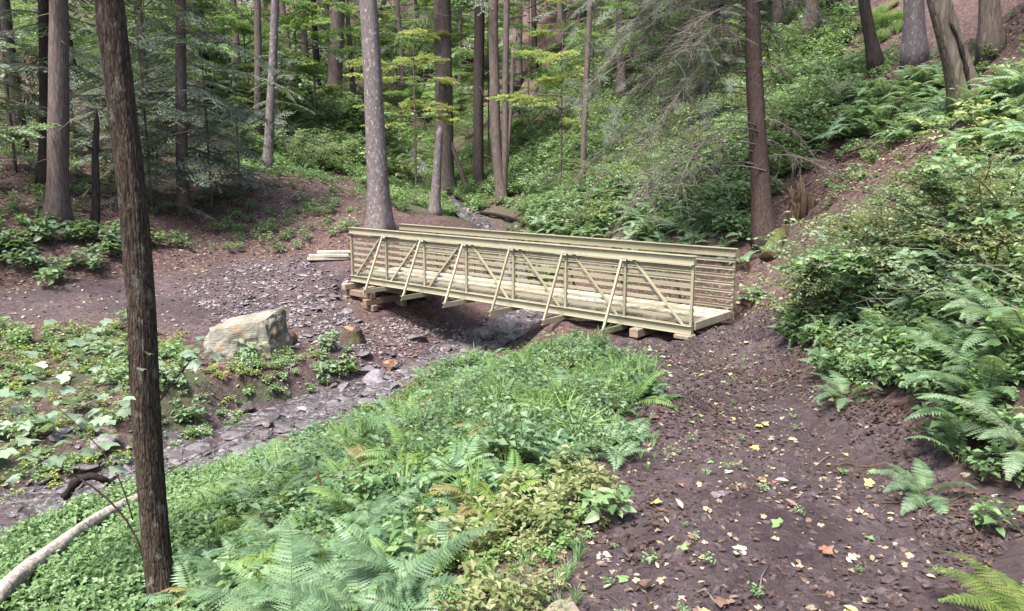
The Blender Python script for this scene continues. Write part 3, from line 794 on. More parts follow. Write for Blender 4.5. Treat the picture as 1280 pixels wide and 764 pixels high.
def spray_tpl(seed, n=8, L=.14, lite=True):
    """flat broadleaf branch, unit length along +x"""
    r_ = np.random.default_rng(seed); mb = MB()
    xs = np.linspace(0, 1, 6); tube(mb, np.stack([xs, .04 * np.sin(xs * 4), -.10 * xs ** 2], 1), np.linspace(.012, .003, 6), 3, 1, .5, False)
    for k in range(n):
        s_ = .2 + .8 * k / (n - 1)
        for sg in (-1, 1):
            tl = (.42 * (1 - s_) + .1) * r_.uniform(.6, 1.2); d = nrm((.7, sg * 1.0, r_.normal(0, .10))); p = np.array([s_, .04 * math.sin(s_ * 4), -.10 * s_ ** 2])
            for u in range(int(2 + tl * 12)):
                f = (u + .6) / int(2 + tl * 12); c = p + d * tl * f + r_.normal(0, .02, 3); b = math.atan2(d[1], d[0]) + (1 if u % 2 else -1) * r_.uniform(.4, 1)
                add_leaf(mb, c, (math.cos(b), math.sin(b), r_.uniform(-.3, .15)), L * r_.uniform(.6, 1.2), L * .6, r_.normal(0, .3), .12, .2, a=r_.random(), lite=lite)
    return mb
SPRAY = [spray_tpl(s_).pack() for s_ in (1, 2)]
def broad_crown(seed, z0, z1, Rm, nl, lm, barkm, per=7, leafL=1.0, flat=True):
    """limbs with layered flat sprays"""
    r_ = np.random.default_rng(seed); mb = MB(); az = r_.uniform(0, 6.28)
    for q in range(nl):
        f = (q + .5) / nl; z = z0 + (z1 - z0) * f + r_.normal(0, .2); az += 2.4 + r_.normal(0, .4); L = Rm * (1 - .55 * f) * r_.uniform(.6, 1.1)
        d = np.array([math.cos(az), math.sin(az), r_.uniform(.05, .5) if not flat else r_.uniform(-.05, .25)]); xs = np.linspace(0, 1, 6)
        P = np.array([0, 0, z]) + d * L * xs[:, None] + np.stack([.05 * L * np.sin(xs * 5 + q), .05 * L * np.cos(xs * 4 + q), .08 * L * xs * (1 - xs)], 1)
        tube(mb, P, np.linspace(.02, .005, 6) * L ** .7, 5, 1, .5, False)
        for u in range(per):
            t = .3 + .7 * (u + .5) / per; p = np.array([np.interp(t, xs, P[:, c]) for c in range(3)])
            b = az + r_.uniform(-1.1, 1.1); s_ = (.45 + .3 * L * (1 - t * .5)) * r_.uniform(.6, 1.1) * leafL
            mb.inst(SPRAY[u % 2], ((rotz(b) @ roty(r_.normal(.05, .15)) @ rotx(r_.normal(0, .2)))[0] * s_)[None], p[None])
    return mb.mesh('crown', [lm, barkm], False)

# ------------------------------------------------------------------ trees
def trunk_path(base, pts, H, w0, w1, Y=None):
    """base pixel on the ground, pixel points up the stem, pixel widths there -> local path, radii"""
    P0 = G(*base); dep = P0[1]; pts = [base] + list(pts)
    W3 = np.array([at(px, py, dep) for px, py in pts]) ; W3[0] = P0
    px2m = dep / F_PX * 1.02
    rad = np.linspace(w0, w1, len(pts)) * px2m / 2
    L = W3 - P0; d = nrm(L[-1] - L[-2]); d[0] *= .5; d = nrm(d); h = L[-1][2]
    if h < H:
        ex = [L[-1] + d * (H - h) * f for f in (.33, .66, 1)]; rr = [rad[-1] * f for f in (.8, .55, .15)]
        L = np.concatenate([L, ex]); rad = np.concatenate([rad, rr])
    return P0, L, rad
def resample(P, r, n):
    s_ = np.concatenate([[0], np.cumsum(np.linalg.norm(np.diff(P, axis=0), axis=1))]); t = np.linspace(0, 1, n) ** 1.3 * s_[-1]
    k = np.ones(5) / 5; out = np.stack([np.interp(t, s_, P[:, q]) for q in range(3)], 1)
    for _ in range(2):
        pad = np.concatenate([np.repeat(out[:1], 2, 0), out, np.repeat(out[-1:], 2, 0)])
        sm = np.stack([np.convolve(pad[:, q], k, 'valid') for q in range(3)], 1); sm[0], sm[-1] = out[0], out[-1]; out = sm
    return out, np.interp(t, s_, r)
def trunk_mesh(mb, P, r, seg, seed, flare=.5, flare_h=.5, rough=.06, n=36, furrow=0.0):
    P, r = resample(np.asarray(P, float), np.asarray(r, float), n)
    P = P.copy(); P[0, 2] -= .25
    z = P[:, 2] - P[1, 2]; r = r * (1 + flare * np.exp(-np.clip(z, 0, None) / flare_h))
    def disp(th, i):
        f = math.exp(-max(0, z[i]) / flare_h)
        d = 1 + rough * np.array([mnoise.noise((math.cos(t) * 1.2 + seed, math.sin(t) * 1.2, z[i] * .7)) for t in th]) * 2
        d += f * flare * .35 * np.cos(th * 4 + seed)
        if furrow: d += furrow * np.array([-abs(mnoise.noise((math.cos(t) * 5.5 + seed, math.sin(t) * 5.5, z[i] * 1.6))) + .3 * mnoise.noise((math.cos(t) * 14, math.sin(t) * 14 + seed, z[i] * 5)) for t in th])
        return d
    tube(mb, P, r, seg, 0, .5, True, disp)
def tree(name, label, base, pts, w0, w1, bark, H, crown=None, group=None, seg=14, n=36, seed=0, flare=.28, rough=.05, furrow=0.0, stubs=0, cat='tree'):
    H = min(H, 15); P0, L, r = trunk_path(base, pts, H, w0, w1)
    t = thing(name, label, cat, P0, 0, group)
    mb = MB(); trunk_mesh(mb, L, r, seg, seed + 1.7, flare, max(.25, r[0] * 1.6), rough, n, furrow)
    mb.build('trunk', bark, t)
    if stubs:
        r_ = np.random.default_rng(seed + 50)
        for q in range(stubs):
            sb = MB(); z = r_.uniform(1.2, 7.5); az = r_.uniform(0, 6.28); c = np.array([np.interp(z, L[:, 2], L[:, k]) for k in range(3)]); l = r_.uniform(.3, 1.3)
            d = np.array([math.cos(az), math.sin(az), r_.uniform(-.4, .1)]); tube(sb, [c, c + d * l * .5 + (0, 0, .03), c + d * l - (0, 0, .12 * l)], [.014, .009, .003], 4, 0, r_.random(), False)
            sb.build('dead_branch', M_twig, t)
    if crown is not None:
        zc = crown[1] if isinstance(crown, tuple) else 0; me = crown[0] if isinstance(crown, tuple) else crown
        o = link('crown', me, t, (np.interp(H * .35, L[:, 2], L[:, 0]), np.interp(H * .35, L[:, 2], L[:, 1]), zc), rng.uniform(0, 6.28))
    return t
C_hard = [broad_crown(s_, 9.5, 14, 3.4, 7, M_hard, M_bark_mid, 4, 1.3, False) for s_ in (1, 2)]
C_hem_low = [hemlock_crown(s_, 1.4, 13, 3.4, 52, BOUGH, .3) for s_ in (3, 4)]
C_hem_mid = [hemlock_crown(s_, 4.0, 13, 3.0, 26, BOUGH, .3) for s_ in (5, 6)]
C_hem_far = [hemlock_crown(s_, 2.5, 15, 3.0, 24, BOUGH_FAR, .3) for s_ in (7, 8, 9)]

tree('foreground_tree', 'dark furrowed brown trunk standing nearest the camera at left', (205, 764), [(196, 690), (188, 600), (181, 500), (177, 400), (166, 250), (152, 130), (136, 0)], 37, 31, M_bark_fore, 16,
     (C_hard[0], -1), None, 110, 260, 1, .12, .045, .13)
tree('pale_trunk_tree', 'straight pale grey trunk on the brown slope at far left', (72, 283), [(73, 150), (74, 0)], 24, 20, M_bark_mid, 20, (C_hem_mid[0], 2), None, 18, 40, 2, stubs=8)
tree('dark_tree', 'dark trunk half hidden behind the pale grey trunk at far left', (56, 236), [(57, 100), (56, 0)], 14, 12, M_bark_dark, 18, (C_hem_low[0], 1), None, 12, 24, 3, stubs=6)
tree('hemlock_tree', 'slim hemlock hung with drooping grey green boughs to the right of the foreground trunk', (229, 266), [(226, 120), (226, 0)], 14, 11, M_bark_mid, 18, (C_hem_low[1], .3), None, 12, 30, 4, stubs=14)
tree('dead_snag', 'thin dark leafless snag just left of the foreground trunk', (118, 286), [(121, 240), (118, 195), (122, 150)], 11, 6, M_bark_dark, 3, None, None, 10, 24, 5, stubs=14, cat='dead tree')
tree('slim_tree', 'slim brown trunk, left one of the two slender trunks on the green slope', (322, 178), [(323, 90), (322, 0)], 10, 8, M_bark_mid, 16, (C_hard[1], 0), None, 10, 24, 6)
tree('slim_tree', 'slender pale trunk leaning slightly right above the leaf covered slope', (334, 216), [(339, 120), (345, 0)], 12, 9, M_bark_pale, 16, None, None, 10, 24, 7)
tree('leaning_tree', 'thin trunk leaning left beside the slender pale trunk', (370, 140), [(362, 70), (351, 0)], 8, 7, M_bark_mid, 16, (C_hard[0], 0), None, 10, 24, 8)
tree('tall_tree', 'tall pale brown trunk up the slope left of the main grey trunk', (417, 145), [(420, 60), (424, -10)], 18, 15, M_bark_mid, 22, (C_hem_mid[1], 3), None, 14, 28, 9, stubs=5)
tree('main_tree', 'big lichen spotted pale grey trunk rising behind the left end of the bridge', (475, 291), [(471, 200), (466, 100), (460, 0)], 27, 20, M_bark_pale, 22, (C_hard[1], 1), None, 24, 50, 10, .3, .04, 0.02)
tree('hemlock_tree', 'stout grey brown trunk above the bridge, with a pale broken snag at its foot', (556, 243), [(555, 120), (552, 0)], 22, 20, M_bark_mid, 22, (C_hem_mid[0], 4), None, 18, 36, 11, stubs=8)
tree('white_snag', 'short bleached snag with peeling bark in front of the stout trunk', (543, 267), [(546, 220), (550, 160)], 13, 8, M_bark_pale, 3, None, None, 12, 24, 12, cat='dead tree')
tree('leaning_sapling', 'thin bare stem leaning against the stout trunk above the bridge', (584, 240), [(573, 205), (561, 172)], 6, 5, M_bark_mid, 2.5, None, None, 8, 14, 13, cat='tree')
tree('dark_tree', 'dark straight trunk to the right of the stout trunk above the bridge', (598, 240), [(598, 120), (600, 0)], 12, 12, M_bark_dark, 22, (C_hem_mid[1], 4), None, 12, 30, 14, stubs=6)
t = tree('twin_stem_tree', 'clump of three slim stems joined at the foot behind the middle of the bridge', (628, 254), [(620, 190), (618, 100), (616, 0)], 13, 11, M_bark_mid, 20, (C_hard[0], 2), None, 12, 30, 15)
for pts, w in (([(632, 190), (631, 100), (634, 0)], 9), ([(634, 200), (640, 120), (641, 60)], 5)):
    P0, L, r = trunk_path((628, 254), pts, 16 if w > 6 else 6, w, w * .8); mb = MB(); trunk_mesh(mb, L, r, 10, w, .2, .3, .05, 28); mb.build('trunk', M_bark_mid, t)
tree('slender_tree', 'very slender brown stem on the ferny hillside right of the stream', (727, 245), [(731, 150), (738, 0)], 7, 6, M_bark_mid, 15, (C_hard[1], 0), None, 10, 30, 16, stubs=4)
tree('hillside_tree', 'short section of pale trunk seen far up the hillside through twigs', (777, 130), [(776, 60), (774, 0)], 12, 9, M_bark_mid, 16, (C_hem_mid[0], 0), None, 10, 20, 17)
tree('small_dark_tree', 'small dark trunk leaning left on the upper right hillside', (1098, 92), [(1088, 50), (1076, -4)], 15, 11, M_bark_dark, 15, (C_hem_mid[1], 2), None, 12, 24, 18, stubs=6)
tree('upper_tree', 'stout smooth pale trunk cut by the top of the photo at upper right', (1143, 80), [(1143, 40), (1142, -10)], 24, 21, M_bark_pale, 20, (C_hard[0], 1), None, 18, 30, 19, .2)
tree('mossy_tree', 'old leaning trunk with moss and a hollow split at upper right', (1209, 133), [(1200, 90), (1188, 45), (1168, -6)], 30, 23, M_bark_moss, 16, (C_hard[1], 1), None, 24, 44, 20, .25, .09, .06)
mt = [o for o in COL.objects if o.name.startswith('mossy_tree')][0]
P0, L, r = trunk_path((1209, 133), [(1200, 90), (1188, 45), (1168, -6)], 15, 33, 24); mb = MB(); zz = np.linspace(.15, 1.5, 12); c = np.stack([np.interp(zz, L[:, 2], L[:, k]) for k in range(3)], 1); c[:, 1] -= np.interp(zz, L[:, 2], r) * .99; c[:, 0] -= .02 + .02 * np.sin(zz * 5)
tube(mb, c, .003 + .034 * np.sin(np.linspace(0, np.pi, 12)) ** .6 * (1 + .4 * np.sin(np.arange(12) * 2.1)), 9); mb.build('hollow', M_char_shade, mt)  # solid black strip on the bark, standing in for the shade inside the hollow
tree('grey_tree', 'grey trunk behind the mossy leaning trunk at the right edge', (1240, 72), [(1240, 40), (1234, -8)], 24, 20, M_bark_mid, 16, (C_hard[0], 1), None, 16, 28, 21)
# the conifer by the right end of the bridge, hung with dead branches
P0, L, r = trunk_path((956, 306), [(950, 220), (944, 120), (940, 0)], 20, 25, 17)
con = thing('conifer', 'reddish brown conifer trunk with drooping dead branches behind the right bridge end', 'tree', P0)
mb = MB(); trunk_mesh(mb, L, r, 20, 3.3, .3, .4, .05, 46, .02); mb.build('trunk', M_bark_red, con)
link('crown', hemlock_crown(31, 6.5, 18, 3.0, 40, BOUGH, .3), con, (L[3][0], L[3][1], 0))
r_ = np.random.default_rng(77)
def dead_bough(z, az, ln, droop, sub, needle=0.25):
    mb = MB(); c = np.array([np.interp(z, L[:, 2], L[:, k]) for k in range(3)]); xs = np.linspace(0, 1, 10)
    d = np.array([math.cos(az), math.sin(az), 0]); s_ = np.array([-d[1], d[0], 0])
    P = c + d * ln * xs[:, None] + np.outer(.28 * ln * xs - droop * ln * xs ** 2, [0, 0, 1]) + np.outer(.06 * ln * np.sin(xs * 4 + z), s_)
    tube(mb, P, np.linspace(.018, .004, 10), 5, 0, r_.random(), False)
    for q in range(int(sub * 1.9)):
        f = .2 + .8 * r_.random(); p = np.array([np.interp(f, xs, P[:, k]) for k in range(3)]); l = ln * r_.uniform(.08, .3)
        e = nrm(d * r_.uniform(.1, .9) + s_ * r_.choice([-1, 1]) * r_.uniform(.3, 1) + (0, 0, r_.uniform(-1.0, .1)))
        p1 = p + e * l * .5 + (0, 0, .02 * l); p2 = p + e * l - (0, 0, .18 * l); tube(mb, [p, p1, p2], [.007, .005, .002], 3, 0, r_.random(), False)
        for w in range(4):
            e2 = nrm(e + r_.normal(0, .6, 3)); q0 = p + (p2 - p) * r_.random(); l2 = l * r_.uniform(.2, .5)
            tube(mb, [q0, q0 + e2 * l2 - (0, 0, .1 * l2)], [.004, .0015], 3, 0, r_.random(), False)
            if r_.random() < needle: mb.inst(BOUGH_D[w % 3], (rot_to(e2) * l2 * 2.0)[None], q0[None])
    return mb.build('dead_branch', [M_twig, M_twig], con) if needle == 0 else mb.build('dead_branch', [M_twig, M_hem], con)
for q in range(46):
    z = 1.5 + 6.0 * q / 45; az = math.pi + r_.uniform(-.9, .9) if q % 3 else r_.uniform(-1.2, 1.6)
    dead_bough(z, az, (r_.uniform(1.8, 4.4) if q % 3 else r_.uniform(.8, 2.0)), r_.uniform(.5, 1.0), 16, .0 if z < 3.4 else .09)
for q in range(16):
    dead_bough(r_.uniform(3.6, 7.5), math.pi + r_.uniform(-.8, .8), r_.uniform(2.2, 3.6), r_.uniform(.3, .6), 14, .16)

# woods behind: every trunk a tree of its own
r_ = np.random.default_rng(5)
far_spots = [(25, 190), (140, 170), (185, 150), (262, 140), (300, 120), (385, 128), (398, 132), (442, 130), (505, 118), (528, 112), (575, 118), (648, 110), (668, 96), (350, 95), (240, 90), (90, 110), (15, 100),
             (700, 62), (760, 55), (820, 60), (862, 70), (900, 45), (970, 40), (1010, 55), (1040, 22), (540, 60), (470, 70), (600, 60), (410, 60), (310, 60), (170, 60), (60, 50), (640, 30), (730, 20), (560, 25), (480, 30), (380, 30), (270, 30),
             (-30, 240), (-60, 150), (1300, 60), (1330, 20), (840, 20), (120, 20), (30, 20)]
for q, (px, py) in enumerate(far_spots):
    P0 = G(px, py); d = P0[1]; rad = r_.uniform(.13, .26); H = r_.uniform(15, 17)
    far_ = d > 30
    t = thing('woodland_tree', 'dark slender trunk standing among the crowded woods beyond the stream' if px < 690 else 'dim slender trunk standing high on the wooded right hillside', 'tree', P0, 0,
              'woodland trees beyond the stream' if px < 690 else 'trees high on the right hillside')
    mb = MB(); lx, ly = r_.normal(0, .35, 2); trunk_mesh(mb, [(0, 0, 0), (lx * .3, ly * .3, H * .3), (lx, ly, H * .7), (lx, ly, H)], [rad, rad * .85, rad * .6, .03], 9, q, .3, .4, .05, 16)
    mb.build('trunk', [M_bark_dark, M_bark_mid, M_bark_mid][q % 3], t)
    link('crown', C_hem_far[q % 3] if q % 4 else C_hard[q % 2], t, (lx * .5, ly * .5, 0), r_.uniform(0, 6.28))

# ------------------------------------------------------------------ rocks
def ico(sub=3):
    import bmesh
    bm = bmesh.new(); bmesh.ops.create_icosphere(bm, subdivisions=sub, radius=1.0)
    V = np.array([v.co[:] for v in bm.verts]); T = np.array([[v.index for v in f.verts] for f in bm.faces]); bm.free(); return V, T
ICO3, ICO4 = ico(3), ico(5)
def rock_mesh(seed, size, cuts=9, rough=.05, hi=False, depth=(.35, .8)):
    """a lump chiselled by random planes: flat faces, worn edges"""
    r_ = np.random.default_rng(seed); V, T = ICO4 if hi else ICO3; V = V.copy()
    for q in range(cuts):
        n = nrm(r_.normal(0, 1, 3)); d = r_.uniform(*depth); h = V @ n - d; V -= np.outer(np.clip(h, 0, None), n)
    V += V * (np.array([mnoise.fractal(Vector(v * 2.2) + Vector((seed, 0, 0)), 1, 2, 4) for v in V]) * rough)[:, None]
    mb = MB(); mb.add(V * np.asarray(size), tris=T); return mb
def put_rock(name, label, cat, px, py, size, m, seed, rz=0, tilt=(0, 0), sink=.3, group=None, hi=False, cuts=9, depth=(.35, .8), pos=None):
    P = G(px, py) if pos is None else np.array(pos); mb = rock_mesh(seed, size, cuts, .05, hi, depth)
    o = mb.build(name, m, None, P + (0, 0, size[2] * (1 - 2 * sink) * .5), smooth=False); o.rotation_euler = (tilt[0], tilt[1], rz)
    return tag(o, label, cat, group)
# boulder: a wedge rising to the right with a flat sloping top
P0 = G(306, 446); mb = MB(); K = 30
cn = np.array([[[(-.80, -.46, -.3), (-.76, -.36, .66)], [(-.66, .55, -.3), (-.56, .50, .82)]], [[(.62, -.50, -.3), (.40, -.40, .88)], [(.82, .45, -.3), (.66, .36, 1.10)]]])   # x, y, z corners of the wedge
for ax in range(3):
    for en in (0, 1):
        g = np.linspace(0, 1, K); a_, b_ = [q.ravel() for q in np.meshgrid(g, g, indexing='ij')]; uvw = [None] * 3; uvw[ax] = np.full(K * K, en); o1, o2 = [q for q in range(3) if q != ax]; uvw[o1], uvw[o2] = a_, b_
        x, y, z = (q[:, None] for q in uvw); V = 0
        for i0 in (0, 1):
            for i1 in (0, 1):
                for i2 in (0, 1): V = V + cn[i0][i1][i2] * (x if i0 else 1 - x) * (y if i1 else 1 - y) * (z if i2 else 1 - z)
        c0 = np.array([0, 0, .3]); q = (np.stack(uvw, 1) - .5) * 2; rd = np.linalg.norm(q, axis=1)[:, None]; V = c0 + (V - c0) * (1 - .10 * np.clip(rd - 1.05, 0, 1) ** 1.2 * 1.2)
        V = V + nrm((.3, -.5, .8)) * 0 + (V - c0) * np.array([mnoise.fractal(Vector(v * 2.2), 1, 2, 6) * .10 - .04 * max(0, .12 - abs(mnoise.noise(Vector(v * 1.9) + Vector((4, 1, 0))))) * 8 + mnoise.noise(Vector(v * 9)) * .02 for v in V])[:, None]
        i, j = np.meshgrid(np.arange(K - 1), np.arange(K - 1), indexing='ij'); Q = np.stack([i * K + j, (i + 1) * K + j, (i + 1) * K + j + 1, i * K + j + 1], -1).reshape(-1, 4)
        mb.add(V, quads=Q if (en == 1) != (ax == 1) else Q[:, ::-1])
M_bmoss = stone_mat('mossy_sandstone', (.06, .053, .043), (.165, .155, .125), (.29, .28, .245), 2.4, .85, (.17, .12, .07))
o = mb.build('boulder', M_bmoss, None, P0 + (-.02, .30, -.06), smooth=False); o.rotation_euler = (-.06, 0, .10); o.scale = (1, 1, .88)
tag(o, 'big pale wedge shaped boulder on the far bank beside the muddy trail', 'boulder')
put_rock('slate_block', 'dark blue grey block of slate at the edge of the stream', 'rock', 466, 477, (.34, .26, .30), M_slate, 11, .3, (0, .1), .25)
put_rock('rusty_rock', 'rust orange rock on the bank just above the dark slate block', 'rock', 489, 460, (.24, .2, .16), M_orange, 12, .3, (0, .1), .25)
put_rock('rusty_rock', 'small tan rock lying below the crib at the stream bank', 'rock', 520, 447, (.16, .13, .09), M_orange, 13, .8, (0, .1), .3)
put_rock('pale_stone', 'flat pale tan stone at the bottom edge of the photo beside the ferns', 'stone', 708, 768, (.10, .07, .05), M_boulder, 14, .4, (.1, .1), .3)
put_rock('tan_stone', 'flat tan stone pressed into the mud of the near trail', 'stone', 905, 618, (.10, .075, .04), M_slate, 15, .4, (.1, .1), .35)
r_ = np.random.default_rng(21)
# slate slabs strewn over the bank by the left end of the bridge
spots = [(428, 356, .26), (396, 388, .30), (432, 390, .30), (362, 362, .2), (372, 370, .22), (352, 380, .22), (415, 372, .25), (340, 395, .2), (420, 405, .2), (388, 420, .22), (446, 402, .16), (380, 345, .2)] + [(r_.uniform(300, 470), r_.uniform(338, 440), r_.uniform(.07, .18)) for _ in range(70)]
for q, (px, py, s_) in enumerate(spots):
    P = G(px, py)
    if ((P[:2] - B0) @ BU < BL - .9 and (P[:2] - B0) @ BN > -.2): continue
    put_rock('slate_rock', 'purple grey slate slab strewn on the bank beside the left bridge end', 'rock', px, py, (s_, s_ * r_.uniform(.55, .8), s_ * r_.uniform(.14, .26)), M_slate, 100 + q, r_.uniform(0, 6), (r_.normal(0, .2), r_.normal(0, .2)), .2, 'slate slabs on the far bank', cuts=7, depth=(.4, .75), pos=P)
for q in range(330):                     # rocks in and along the stream
    k_ = int(r_.integers(3, 9)) if q % 4 else int(r_.integers(1, 15)); k_ = k_ if q < 200 else (int(r_.integers(8, 15)) if q < 290 else int(r_.integers(8, 12))); t = r_.random(); c = STREAM[k_] * (1 - t) + STREAM[k_ + 1] * t; w = STREAM[k_][3]
    d = nrm(STREAM[k_ + 1][:2] - STREAM[k_][:2]); e = r_.normal(0, .62); x, y = c[:2] + np.array([-d[1], d[0]]) * e * w * 1.05
    s_ = r_.uniform(.09, .26) * (1.3 if abs(e) > .8 else 1)
    put_rock('stream_rock', 'wet flat brown rock in or along the stream bed', 'rock', 0, 0, (s_, s_ * r_.uniform(.5, .8), s_ * r_.uniform(.22, .42)), M_wet if r_.random() < .7 else M_slate, 300 + q, r_.uniform(0, 6), (r_.normal(0, .15), r_.normal(0, .15)), .3, 'rocks along the stream', cuts=8, depth=(.4, .75), pos=(x, y, max(float(gz(x, y)), c[2] - .05)))
# rubble too small to count
mb = MB(); T1 = [rock_mesh(s_, (1, .7, .3), 7, .05).pack() for s_ in (1, 2)]
import bmesh
_iv, _it = ico(1); small = []
for s_ in range(3):
    V = _iv.copy(); rr = np.random.default_rng(s_)
    for q in range(6): n = nrm(rr.normal(0, 1, 3)); h = V @ n - rr.uniform(.4, .8); V -= np.outer(np.clip(h, 0, None), n)
    b = MB(); b.add(V * (1, .7, .35), tris=_it); small.append(b.pack())
def scatter_poly(poly, n, seed, clump=None, avoid=True):
    """random ground points inside a ground polygon"""
    rr = np.random.default_rng(seed); lo, hi = poly.min(0), poly.max(0); out = []; tot = 0
    for _ in range(60):
        P = rr.uniform(lo - .3, hi + .3, (max(200, n), 2)); P = P[in_poly(P + np.stack([fbm(P[:, 0] * .9, P[:, 1] * .9, 61, 4), fbm(P[:, 0] * .9, P[:, 1] * .9, 67, 4)], 1) * .9 * np.clip(P[:, 1:2] / 12, .35, 2.5), poly)]
        if clump: P = P[fbm(P[:, 0] * clump, P[:, 1] * clump, seed, 3) > rr.uniform(-.45, .35, len(P))]
        if avoid and len(P):
            rl = P - B0; u_, n__ = rl @ BU, rl @ BN
            P = P[~((u_ > -.3) & (u_ < BL + .3) & (n__ > -.15) & (n__ < BW + .15))]
        if avoid and len(P):
            d_s, i_s, t_s = seg_dist(P, STREAM[:, :2]); P = P[d_s > STREAM[i_s, 3] * rr.uniform(.72, 1.05, len(P))]
        out.append(P); tot += len(P)
        if tot >= n: break
    P = np.concatenate(out)[:n]; return np.column_stack([P, gz(P[:, 0], P[:, 1])])
def stuff(name, mb, mats, label, cat, smooth=False): return tag(mb.build(name, mats, None, smooth=smooth), label, cat, None, 'stuff')
def rmat(k, rr, tilt=.3): return rotz(rr.uniform(0, 6.28, k)) @ rotx(rr.normal(0, tilt, k)) @ roty(rr.normal(0, tilt, k))
RUB = poly_px([(300, 330), (440, 330), (445, 395), (530, 400), (600, 395), (640, 400), (560, 450), (500, 478), (440, 465), (380, 440), (330, 410), (240, 420), (240, 360)])
rr = np.random.default_rng(9)
P = scatter_poly(RUB, 3200, 3, None, False); k_ = len(P)
for s_ in range(3):
    Q = P[s_::3]; mb.inst(small[s_], rmat(len(Q), rr, .35) * rr.uniform(.015, .075, (len(Q), 1, 1)), Q + (0, 0, .01))
stuff('slate_rubble', mb, M_slate, 'purple slate rubble and chips covering the bank under the left bridge end', 'rubble')
mb = MB(); P = scatter_poly(PATH, 4200, 4, 1.0); k_ = len(P)
for s_ in range(3):
    Q = P[s_::3]; mb.inst(small[s_], rmat(len(Q), rr, .5) * (rr.uniform(.006, .05, (len(Q), 1, 1)) * np.array([1, 1, 1.3])[None, None]), Q + (0, 0, .0))
M_clod = stone_mat('mud_clod', (.018, .012, .013), (.05, .035, .037), (.10, .073, .074), 9, .75)
P = scatter_poly(CUTB, 1500, 6, 1.0)
for s_ in range(3):
    Q = P[s_::3]; mb.inst(small[s_], rmat(len(Q), rr, .5) * (rr.uniform(.006, .035, (len(Q), 1, 1)) * np.array([1, 1, 1.6])[None, None]), Q)
stuff('mud_clods', mb, M_clod, 'churned clods of purple brown mud along the near trail', 'mud')
mb = MB(); c_ = []
for q in range(1400):
    k_ = int(rr.integers(1, 14)); t = rr.random(); c = STREAM[k_] * (1 - t) + STREAM[k_ + 1] * t; d = nrm(STREAM[k_ + 1][:2] - STREAM[k_][:2]); e = rr.normal(0, .9) * c[3]
    x, y = c[:2] + np.array([-d[1], d[0]]) * e; c_.append((x, y, max(float(gz(x, y)), c[2] - .03)))
c_ = np.array(c_)
for s_ in range(3):
    Q = c_[s_::3]; mb.inst(small[s_], rmat(len(Q), rr, .25) * rr.uniform(.02, .08, (len(Q), 1, 1)), Q)
stuff('stream_gravel', mb, M_wet, 'small wet stones and gravel lining the stream', 'gravel')

# ------------------------------------------------------------------ logs, stumps, timber
def log_thing(name, label, cat, pts, r0, r1, m, seg=16, n=30, endm=None, rough=.12, seed=1):
    P = np.asarray(pts, float); P0 = P[0].copy(); t = thing(name, label, cat, P0)
    Q, r = resample(P - P0, np.linspace(r0, r1, len(P)), n)
    mb = MB()
    def disp(th, i): return 1 + rough * np.array([mnoise.noise((math.cos(a_) * 1.5 + seed, math.sin(a_) * 1.5, i * .25)) for a_ in th]) * 2
    tube(mb, Q, r, seg, 0, .5, True, disp); mb.build('log', m, t)
    if endm:
        for a_, b_ in ((Q[0], Q[1]), (Q[-1], Q[-2])):
            d = nrm(a_ - b_); e = MB(); rr_ = r[0] if a_ is Q[0] else r[-1]; tube(e, [a_ + d * .001, a_ + d * .006], [rr_ * .93, rr_ * .9], seg, 0, .5); e.build('cut_end', endm, t)
    return t
def gp(px, py, up=0): p = G(px, py); p[2] += up; return p
log_thing('fallen_log', 'weathered whitish fallen log with flaking bark at the lower left corner', 'log', [gp(*q_) for q_ in ((-25, 805, .20), (22, 752, .22), (75, 710, .22), (125, 670, .21), (170, 642, .17), (215, 618, .10))], .072, .055, M_log, 18, 40, None, .10)
log_thing('driftwood', 'black crooked piece of driftwood overhanging the stream at left', 'driftwood', [at(82, 622, 8.7), at(92, 602, 8.7), at(112, 594, 8.75), at(128, 597, 8.8), at(140, 606, 8.9)], .055, .04, M_char_shade, 10, 24, None, .3)
log_thing('short_log', 'short cut log with a tan end lying against the big boulder', 'log', [gp(362, 428, .10) + (.10, -.15, 0), gp(346, 416, .12)], .13, .125, M_rot, 16, 10, M_endgrain, .05)
log_thing('mossy_log', 'moss covered log end lying below the reddish conifer', 'log', [gp(960, 330, .14), gp(966, 318, .15), gp(975, 300, .12)], .19, .17, M_mosslog, 16, 14, M_rot, .08)
log_thing('dark_log', 'dark broken log sticking out of the fern covered right bank', 'log', [gp(1100, 486, .05), gp(1135, 482, .10), gp(1165, 488, .08)], .035, .045, M_char_shade, 12, 18, None, .2)
log_thing('fallen_branch', 'long grey fallen branch lying in the right thicket', 'branch', [gp(1120, 372, .3), gp(1200, 352, .4), gp(1290, 345, .4)], .012, .022, M_twig, 8, 18)
log_thing('fallen_log', 'dark log lying across the stream behind the bridge', 'log', [gp(575, 266, .05), gp(612, 270, .12), gp(655, 279, .05)], .08, .06, M_char_shade, 12, 20)
log_thing('fallen_log', 'mossy fallen trunk lying on the upper right hillside', 'log', [gp(1050, 52, .15), gp(1075, 35, .2), gp(1120, 8, .15)], .16, .12, M_mosslog, 12, 20)
log_thing('fallen_log', 'dark log at the left edge beyond the stream', 'log', [gp(-20, 483, .08), gp(12, 480, .09), gp(32, 484, .05)], .06, .05, M_rot, 12, 16)
